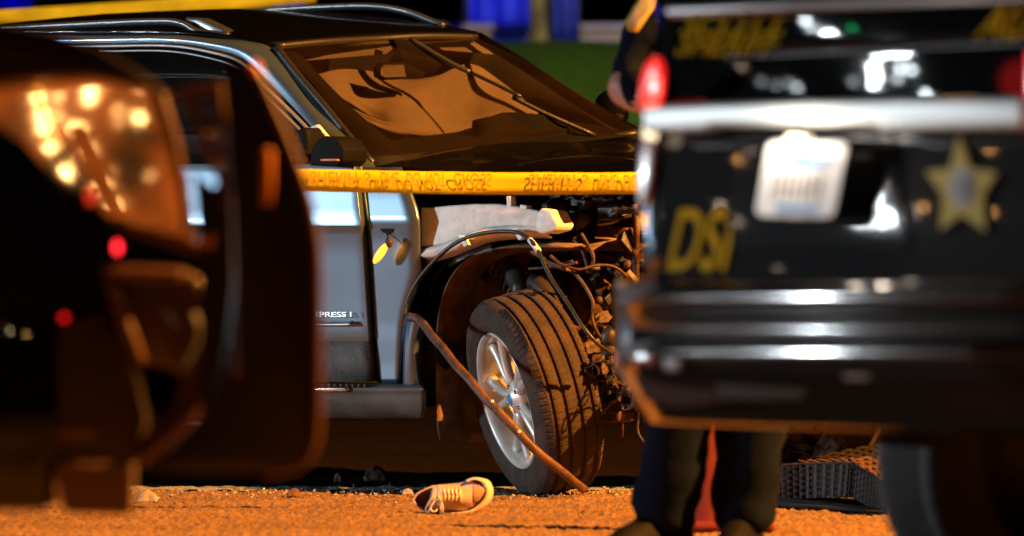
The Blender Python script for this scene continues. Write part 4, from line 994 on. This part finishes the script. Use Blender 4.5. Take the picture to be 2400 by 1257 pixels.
# bare forearms and hands
skin_body('forearm', {'a': (O(1466,186,-.07), .062), 'b': (O(1478,222,-.10), .056), 'c': (O(1540,228,-.23), .052), 'd': (O(1622,212,-.31), .034), 'e': (O(1655,200,-.33), .04)}, [('a','b'),('b','c'),('c','d'),('d','e')], M['skin'], of)
MB().ball(O(1474,205,-.085), .060, .06, .058, 18, 12).build('elbow', M['skin'], of)
hand = {'w': (O(1640,206,-.32), .03), 'p': (O(1675,196,-.33), .036)}; he = [('w','p')]
for k, (dx, dy, ln) in enumerate(((22,-18,1.0),(30,-8,1.1),(32,4,1.05),(26,14,.85))):
    hand['f%d'%k] = (O(1675+dx*.6, 196+dy, -.34), .010); hand['g%d'%k] = (O(1675+dx*1.3*ln, 196+dy*1.2+6, -.36), .009); hand['h%d'%k] = (O(1675+dx*1.7*ln, 200+dy*1.2+16, -.345), .008)
    he += [('p','f%d'%k),('f%d'%k,'g%d'%k),('g%d'%k,'h%d'%k)]
hand['t0'] = (O(1655,176,-.35), .013); hand['t1'] = (O(1672,164,-.37), .010); he += [('w','t0'),('t0','t1')]
skin_body('hand', hand, he, M['skin'], of)
# head (above the frame)
hc_ = O(1630,-120,-.02)
hd = MB(); hd.ball(hc_, .078, .098, .118, 28, 20); hd.ball(hc_+V(-.03,-.09,-.012), .014, .022, .020, 10, 8); hd.ball(hc_+V(.076,0,-.01), .012, .02, .032, 8, 6); hd.ball(hc_+V(-.076,0,-.01), .012, .02, .032, 8, 6)
hd.tube([O(1645,-20), hc_+V(.0,.015,-.07)], .062, 14)
ho = hd.build('head', M['skin'], of)
MB().ball(hc_+V(.0,.015,.028), .084, .102, .104, 24, 14).build('hair', M['hair'], of)
for sx in (-.045, -.005): MB().ball(hc_+V(sx,-.088,.012), .011, .008, .008, 10, 8).build('eye', M['white'], ho)
MB().ball(hc_+V(-.022,-.088,-.055), .024, .008, .007, 10, 6).build('mouth', M['red_lens'], ho)
# shoulder patch: yellow rim, pale centre
def patch_on_arm(pts, lift, m, nm):
    MB().slab([O(x, y, lift) for x, y in pts], V(0,.012,0)).build(nm, m, of, bevel=.003)
patch_on_arm([(1512,-22),(1540,-14),(1532,20),(1494,76),(1472,72),(1466,52),(1486,14)], -.135, mat('patch_yellow', (.62,.50,.05), .7), 'shoulder_patch')
patch_on_arm([(1514,-14),(1532,-6),(1526,18),(1494,66),(1478,64),(1474,48),(1491,14)], -.152, mat('patch_pale', (.55,.58,.52), .7, col2=(.3,.35,.38), scale=25), 'patch_emblem')
MB().slab([O(x,y,-.12) for x,y in ((1600,520),(1780,520),(1785,550),(1600,552))], V(0,.24,0)).build('duty_belt', M['boot'], of, bevel=.02)
for x0, sx in ((1560, -1), (1745, -.1)):
    mb = MB()
    a = V(at(x0,0,DO).x, DO+.03, 0)
    rows = []
    tdir = V(-.75,-.66,0) if sx < -.5 else V(-.25,-.97,0); sd = V(-tdir.y, tdir.x, 0)
    for q, wd, hh in ((-.09,.02,.02),(-.07,.045,.13),(0,.052,.15),(.06,.050,.11),(.12,.052,.075),(.18,.048,.06),(.215,.02,.03)):
        c = a + tdir*q
        rows.append([c + sd*wd*math.cos(t2)*1.0 + V(0,0, max(0, math.sin(t2))*hh + .004) for t2 in [math.pi*k/10 - .0 for k in range(11)]])
    mb.grid(rows); mb.build('boot', M['boot'], of, solid=.01, sub=1)

# ------------------------------------------------------------------ traffic cone half hidden by the officer's legs
dc = 16.9; cx = at(1672,0,dc).x
cn = thing('traffic_cone', V(cx, dc, 0), 'red-orange traffic cone glimpsed between the legs of the officer', 'cone')
MB().lathe(V(cx,dc,.0), V(0,0,1), [(.142,.035),(.135,.05),(.025,.70),(.020,.71),(.0001,.71)], 40).build('cone_body', M['cone'], cn)
MB().box(V(cx,dc,.018), .36, .36, .034).build('cone_base', M['cone'], cn, bevel=.015)

# ------------------------------------------------------------------ sneaker on its side
sh = thing('sneaker', at(1060, 1200, ground_d(1202)), 'lone pale canvas sneaker with loose laces lying tipped on the orange-lit road', 'shoe')
ds = ground_d(1203)
PS = ds/FPX
def K(px, py, dd=0.0): return at(px, py, ds+dd)
# closed outline of the upper seen from above (the shoe rests on its edge, top towards us), built as a puffed shell
n = 60
topc = catmull([K(968,1172), K(978,1158), K(1000,1146), K(1022,1139), K(1050,1136), K(1075,1134), K(1098,1127), K(1115,1124), K(1132,1131), K(1138,1148)], n)
botc = catmull([K(968,1172), K(976,1184), K(994,1196), K(1012,1201), K(1040,1202), K(1070,1202), K(1095,1201), K(1112,1192), K(1130,1172), K(1138,1148)], n)
depthmax = [0.0]*n
rows = []
m_r = 14
for j in range(m_r+1):
    q = j/m_r
    row = []
    for i in range(n):
        t_ = i/(n-1)
        bulge = math.sin(math.pi*q)**.6 * (.075 if t_ > .3 else .075*(t_/.3)**.5) * (1-.45*max(0, (t_-.55)/.45)**1.5)
        row.append(topc[i].lerp(botc[i], q) + V(0, -bulge + .03, 0))
    rows.append(row)
cut_i = int(n*.30)
MB().grid([r[cut_i-1:] for r in rows]).build('upper', M['shoe_canvas'], sh, solid=.003)
# collar and open throat
rows2 = []
for j in range(m_r+1):
    q = j/m_r; row = []
    for i in range(0, cut_i+1):
        t_ = i/cut_i
        row.append(topc[i].lerp(botc[i], q) + V(0, .012 + .03*math.sin(math.pi*q) - .01*t_, 0))
    rows2.append(row)
MB().grid(rows2).build('lining', M['shoe_in'], sh, solid=.002)
col_t = [topc[i]+V(0,-.012,0) for i in range(0, cut_i+2)]; col_b = [botc[i]+V(0,-.012,0) for i in range(0, cut_i+2)]
MB().tube(list(reversed(col_t))+col_b, .0035, 8, 60).build('collar', M['shoe_eyestay'], sh)
throat = [K(1022,1139,-.02), K(1030,1146,-.055), K(1034,1158,-.065), K(1035,1172,-.065), K(1030,1186,-.055), K(1034,1200,-.02)]
MB().tube(throat, .003, 8, 30).build('throat_edge', M['shoe_eyestay'], sh)
def surf(px, py, lift=.002):
    # point on the puffed upper
    pass
    t_ = None
    for i in range(n):
        if topc[i].x >= K(px,py).x: break
    q = (topc[i].z - K(px,py).z)/max(1e-4, topc[i].z-botc[i].z); q = max(0.02, min(.98, q))
    t_ = i/(n-1)
    bulge = math.sin(math.pi*q)**.6 * (.075 if t_ > .3 else .075*(t_/.3)**.5) * (1-.45*max(0, (t_-.55)/.45)**1.5)
    return K(px, py) + V(0, -bulge+.03-lift, 0)
mb = MB(); g = [[surf(x, y, .0025) for x in (1026,1040,1055,1070,1080,1084 if 1142 < y < 1185 else 1080)] for y in (1138,1144,1150,1158,1166,1174,1180,1185)]
mb.loft(g, 20, 20).build('eyestay', M['shoe_eyestay'], sh, solid=.002)
mb = MB(); g = [[surf(x, y, .0022) for x in (1108,1118,1126,1132,1134)] for y in (1130,1138,1148,1158,1168,1178)]
mb.loft(g, 12, 14).build('toe_cap', mat('mauve_canvas', (.28,.18,.17), .9, bump=.2, bscale=90), sh, solid=.0015)
lace = MB()
ey_t = [(1041+k*9.2, 1146) for k in range(5)]; ey_b = [(1042+k*9.2, 1173) for k in range(5)]
for k in range(5):
    lace.tube([surf(ey_t[k][0], ey_t[k][1], .005), surf(ey_t[k][0]+1, 1152, .009), surf(ey_t[k][0]+(3 if k < 4 else -1), 1159, .009)], .0032, 6, 8)
    lace.tube([surf(ey_t[k][0]+4, 1160, .009), surf(ey_b[k][0]+1, 1166, .009), surf(ey_b[k][0], ey_b[k][1], .004)], .0030, 6, 8)
for pts in ([(1033,1166),(1022,1164),(1010,1170),(1002,1184),(998,1196),(1003,1201),(1008,1190),(1016,1176),(1026,1168)], [(1028,1168),(1018,1176),(1010,1188),(1006,1196),(1000,1202)], [(1030,1168),(1033,1180),(1034,1192),(1032,1203)], [(1028,1166),(1034,1176),(1038,1190),(1037,1203)], [(1012,1183),(1010,1196),(1020,1199),(1026,1192)]):
    lace.tube([K(x, y, -.05-.01*math.sin(i)) for i, (x, y) in enumerate(pts)], .0028, 6, 30)
lace.build('laces', M['lace'], sh)
eye = MB()
for x, y in ey_t+ey_b: eye.ball(surf(x, y, .004), .0028, .002, .0028, 8, 6)
eye.build('eyelets', M['mat_black'], sh)
# sole foxing wrapping the toe and underside
so_o = catmull([K(1092,1127), K(1106,1122), K(1122,1122), K(1142,1128), K(1151,1142), K(1153,1158), K(1148,1174), K(1136,1188), K(1118,1199), K(1090,1203), K(1040,1203.5)], 60)
so_i = catmull([K(1094,1130), K(1108,1125), K(1118,1125), K(1130,1132), K(1135,1144), K(1135,1158), K(1129,1172), K(1117,1186), K(1100,1197), K(1080,1201), K(1040,1202)], 60)
rws = []
for q, dy in ((0,-.012),(.25,-.020),(.6,-.018),(.9,-.006),(1,.01)):
    rws.append([a.lerp(b, q)+V(0,dy,0) for a, b in zip(so_i, so_o)])
rws.append([b+V(.002,.05,0) for b in so_o]); rws.append([a+V(0,.06,0) for a in so_i])
MB().loft(rws, 60, 16).build('sole', M['shoe_sole'], sh, solid=.003)
MB().tube([p+V(0,-.014,0) for p in so_i], .0012, 6).build('sole_stripe', M['rust'], sh)

# ------------------------------------------------------------------ wicker furniture pieces at the right
def gpt(px, py_ground, py=None):
    """point above the ground spot seen at (px, py_ground), at picture height py"""
    d = ground_d(py_ground)
    return at(px, py if py is not None else py_ground, d)
def weave(mb, f, nu, nv, th=.006, su=.9, wid=.42):
    """basket weave over a quad function f(u,v)->point; over-under strips as real ridges"""
    for i in range(nu):
        for j in range(nv):
            if (i+j//2) % 2 == 0:
                u0, u1 = (i-.15)/nu, (i+1.15)/nu
            else: continue
            v0, v1 = (j+.08)/nv, (j+.92)/nv
            u0, u1 = max(0,u0), min(1,u1); rows = []
            du = (u1-u0)
            p00 = f(.5,.5); nrm = (f(u1,v0)-f(u0,v0)).cross(f(u0,v1)-f(u0,v0)).normalized()
            if nrm.y > 0: nrm = -nrm
            for k in range(5):
                u = u0+du*k/4; h_ = math.sin(math.pi*k/4)*th
                rows.append([f(u,v0)+nrm*(h_*.4), f(u,(v0+v1)/2)+nrm*(h_+.001), f(u,v1)+nrm*(h_*.4)])
            mb.grid(rows)
    for i in range(nu+1):   # uprights
        u = min(.995, max(.005, i/nu)); nrm = (f(.6,.5)-f(.4,.5)).cross(f(.5,.6)-f(.5,.4)).normalized()
        if nrm.y > 0: nrm = -nrm
        rows = []
        for k in range(9):
            v = k/8; a = f(max(0,u-.22/nu), v); b = f(min(1,u+.22/nu), v)
            rows.append([a+nrm*.0015, (a+b)/2+nrm*(.0015+th*.35), b+nrm*.0015])
        mb.grid(rows)
def curvef(top, bot):
    def f(u, v):
        def ev(c):
            t_ = u*(len(c)-1); k = min(int(t_), len(c)-2); return c[k].lerp(c[k+1], t_-k)
        return ev(top).lerp(ev(bot), v)
    return f
wk = thing('wicker_bench', gpt(1960,1185), 'overturned dark wicker bench frame with bent front, lying on the road edge', 'furniture')
dA, dB, dC, dD = 18.55, 18.35, 18.2, 17.95
top = catmull([at(1832,1090,dA), at(1900,1087,dA-.05), at(1985,1085,dB), at(2010,1090,dB-.03), at(2045,1112,dC), at(2078,1134,dD)], 30)
bot = catmull([at(1834,1168,dA), at(1900,1168,dA-.05), at(1978,1164,dB), at(2004,1170,dB-.03), at(2040,1190,dC), at(2078,1207,dD)], 30)
f1 = curvef(top, bot)
mb = MB(); weave(mb, f1, 22, 22); o = mb.build('front_weave', M['wicker'], wk)
mb = MB(); mb.grid([[p+V(0,.008,0) for p in top], [p+V(0,.008,0) for p in bot]]); mb.build('backing', M['mat_black'], wk, solid=.004)
M['wicker_r'] = mat('reddish_wicker', (.09,.045,.025), .6, var=.45, scale=50)
rt = catmull([at(2078,1134,dD), at(2100,1124,dD+.15), at(2128,1114,dD+.3)], 10); rb = catmull([at(2078,1207,dD), at(2105,1206,dD+.15), at(2136,1204,dD+.3)], 10)
f2 = curvef(rt, rb); mb = MB(); weave(mb, f2, 4, 9, th=.009); mb.build('end_weave', M['wicker_r'], wk)
MB().grid([[p+V(-.006,.008,0) for p in rt], [p+V(-.006,.008,0) for p in rb]]).build('backing', M['mat_black'], wk, solid=.004)
# top face receding
tb = catmull([at(1870,1080,19.1), at(1960,1076,19.0), at(2040,1072,18.9), at(2100,1072,18.7), at(2140,1080,18.5)], 30)
tf = catmull([at(1900,1087,dA-.05), at(1985,1085,dB), at(2040,1108,dC), at(2078,1134,dD), at(2128,1114,dD+.3)], 30)
f3 = curvef(tb, tf); mb = MB(); weave(mb, f3, 14, 12); mb.build('top_weave', M['wicker_r'], wk)
MB().grid([[p-V(0,0,.01) for p in tb], [p-V(0,0,.01) for p in tf]]).build('backing', M['mat_black'], wk, solid=.004)
MB().tube(top, .0045, 6).build('edge_binding', M['wicker'], wk); MB().tube(rt, .005, 6).build('edge_binding', M['wicker_r'], wk)
w2 = thing('woven_screen', gpt(2000,1150), 'darker woven screen lying flat behind the bent wicker bench frame', 'furniture')
ta = catmull([at(1860,1086,19.7), at(1940,1066,19.7), at(2010,1050,19.7), at(2080,1040,19.7), at(2180,1036,19.7)], 20)
ba = catmull([at(1862,1092,19.4), at(1950,1084,19.3), at(2020,1078,19.3), at(2080,1075,19.2), at(2180,1074,19.2)], 20)
f4 = curvef(ta, ba); mb = MB(); weave(mb, f4, 16, 10); mb.build('panel_weave', M['wicker'], w2)
MB().grid([[p+V(0,.01,-.004) for p in ta], [p+V(0,.01,-.004) for p in ba]]).build('backing', M['mat_black'], w2, solid=.004)
MB().slab([V(at(1860,0,19.5).x, 19.5, 0), V(at(2180,0,19.5).x, 19.5, 0), V(at(2180,0,19.5).x, 19.5, at(0,1074,19.5).z), V(at(1860,0,19.5).x, 19.5, at(0,1090,19.5).z)], V(0,.05,0)).build('panel_frame', M['mat_black'], w2, smooth=False)
# black strip standing for the shadow under the bench
mt = thing('floor_mat', gpt(1950,1185), 'thin black strip of matting lying under the wicker bench frame', 'mat')
MB().grid([[V(at(x,0,ground_d(y)).x, ground_d(y), .014+.004*math.sin(x*.05)) for x, y in ((1790,1172),(1880,1174),(1960,1178),(2050,1184),(2120,1196))], [V(at(x,0,ground_d(y)).x, ground_d(y), .012) for x, y in ((1795,1190),(1880,1196),(1960,1202),(2050,1208),(2130,1207))]]).build('mat_sheet', M['mat_black'], mt, solid=.008)
rb_ = thing('red_cap', gpt(2116,1200), 'glossy red rounded plastic cap lying against the end of the wicker bench', 'cap')
c = gpt(2114,1196); c = V(c.x, 17.75, .026)
MB().lathe(c, V(.9,-.35,.1), [(.0001,-.026),(.018,-.026),(.026,-.018),(.028,0),(.027,.012),(.020,.024),(.0001,.028)], 32).build('cap_shell', M['red_ball'], rb_)
MB().tube([c+V(-.02,-.024,0), c+V(.0,-.03,.012), c+V(.02,-.026,0)], .003, 6).build('cap_rim', M['red_lens'], rb_)

# ------------------------------------------------------------------ small debris at the road edge
def shard(px, py, w_, h_, m, label, cat='debris', nm='debris_piece', group=None, seed=0, d=None):
    r0 = random.Random(seed); dd = d or ground_d(py); c = at(px, py, dd); c.z = 0
    o = thing(nm, c, label, cat, group)
    def sheet_(off, sc_, k0):
        rows_ = []
        for i_ in range(9):
            u_ = i_/8-.5
            rows_.append([c + V(w_*u_*sc_*(1-.35*abs(v_-.3)), off + .010*noise.noise(V(u_*3, v_*2, seed+k0)) + .02*v_, .003 + h_*sc_*v_*(1-1.1*abs(u_)**1.6) + .10*h_*noise.noise(V(u_*3, v_*2, seed+k0+.5))) for v_ in [q_/6 for q_ in range(7)]])
        return MB().grid(rows_)
    sheet_(0, 1, 0).build('front_fold', m, o, solid=.002); sheet_(.022, .8, 5).build('back_fold', m, o, solid=.002)
shard(955,1162,.042,.022,M['debris_w'],'small crumpled pale wrapper on the road left of the sneaker',seed=1)
shard(688,1150,.050,.032,M['debris_o'],'tan cup-like scrap standing at the road edge beside the dark open door',cat='scrap',nm='paper_scrap',seed=2,d=19.3)
shard(345,1155,.075,.040,M['debris_w'],'pale pointed plastic shard lying beside the brown mud flap',nm='plastic_shard',seed=3,d=18.9)
shard(1190,1172,.05,.008,M['debris_o'],'thin tan splinter on the road right of the sneaker',nm='splinter',seed=5)
shard(880,1150,.09,.055,M['rust'],'curved brown fragment in the shade under the wrecked car',nm='car_fragment',seed=6,d=20.8)
shard(795,1150,.04,.035,M['rust'],'little rounded brown fragment in the shade left of the larger curved one',nm='car_fragment',seed=7,d=20.7)
for k, (x, h_) in enumerate(((828,.018),(912,.022))):
    o = thing('glass_sliver', V(at(x,0,19.9).x, 19.9, 0), ('short' if k == 0 else 'taller') + ' upright clear sliver in the gutter, ' + ('below the door of the wrecked car' if k == 0 else 'just left of the crumpled wrapper'), 'sliver')
    c = V(at(x,0,19.9).x, 19.9, .012)
    MB().slab([c+V(-.004,0,0), c+V(.004,0,0), c+V(.002,0,h_)], V(0,.004,0)).build('sliver_blade', M['debris_w'], o, smooth=False)
# heap of torn parts behind the wicker
hp = thing('wreck_heap', gpt(1890,1110), 'low dark heap of torn car parts behind the wicker pieces', 'debris')
r1 = random.Random(21)
mb = MB(); mb2 = MB()
for k in range(70):
    c = at(1890+r1.gauss(0,38), 1050+r1.gauss(0,18), 20.4+r1.gauss(0,.2)); c.z = max(.02, c.z)
    a = Vector((r1.gauss(0,1), r1.gauss(0,1), r1.gauss(0,1))).normalized(); b = a.orthogonal().normalized(); s_ = r1.uniform(.02,.07)
    piece('torn_part', M['dark_metal'] if k % 3 else M['rust'], c, s_*1.8, s_, s_*.5, (a, b, a.cross(b)), hp)
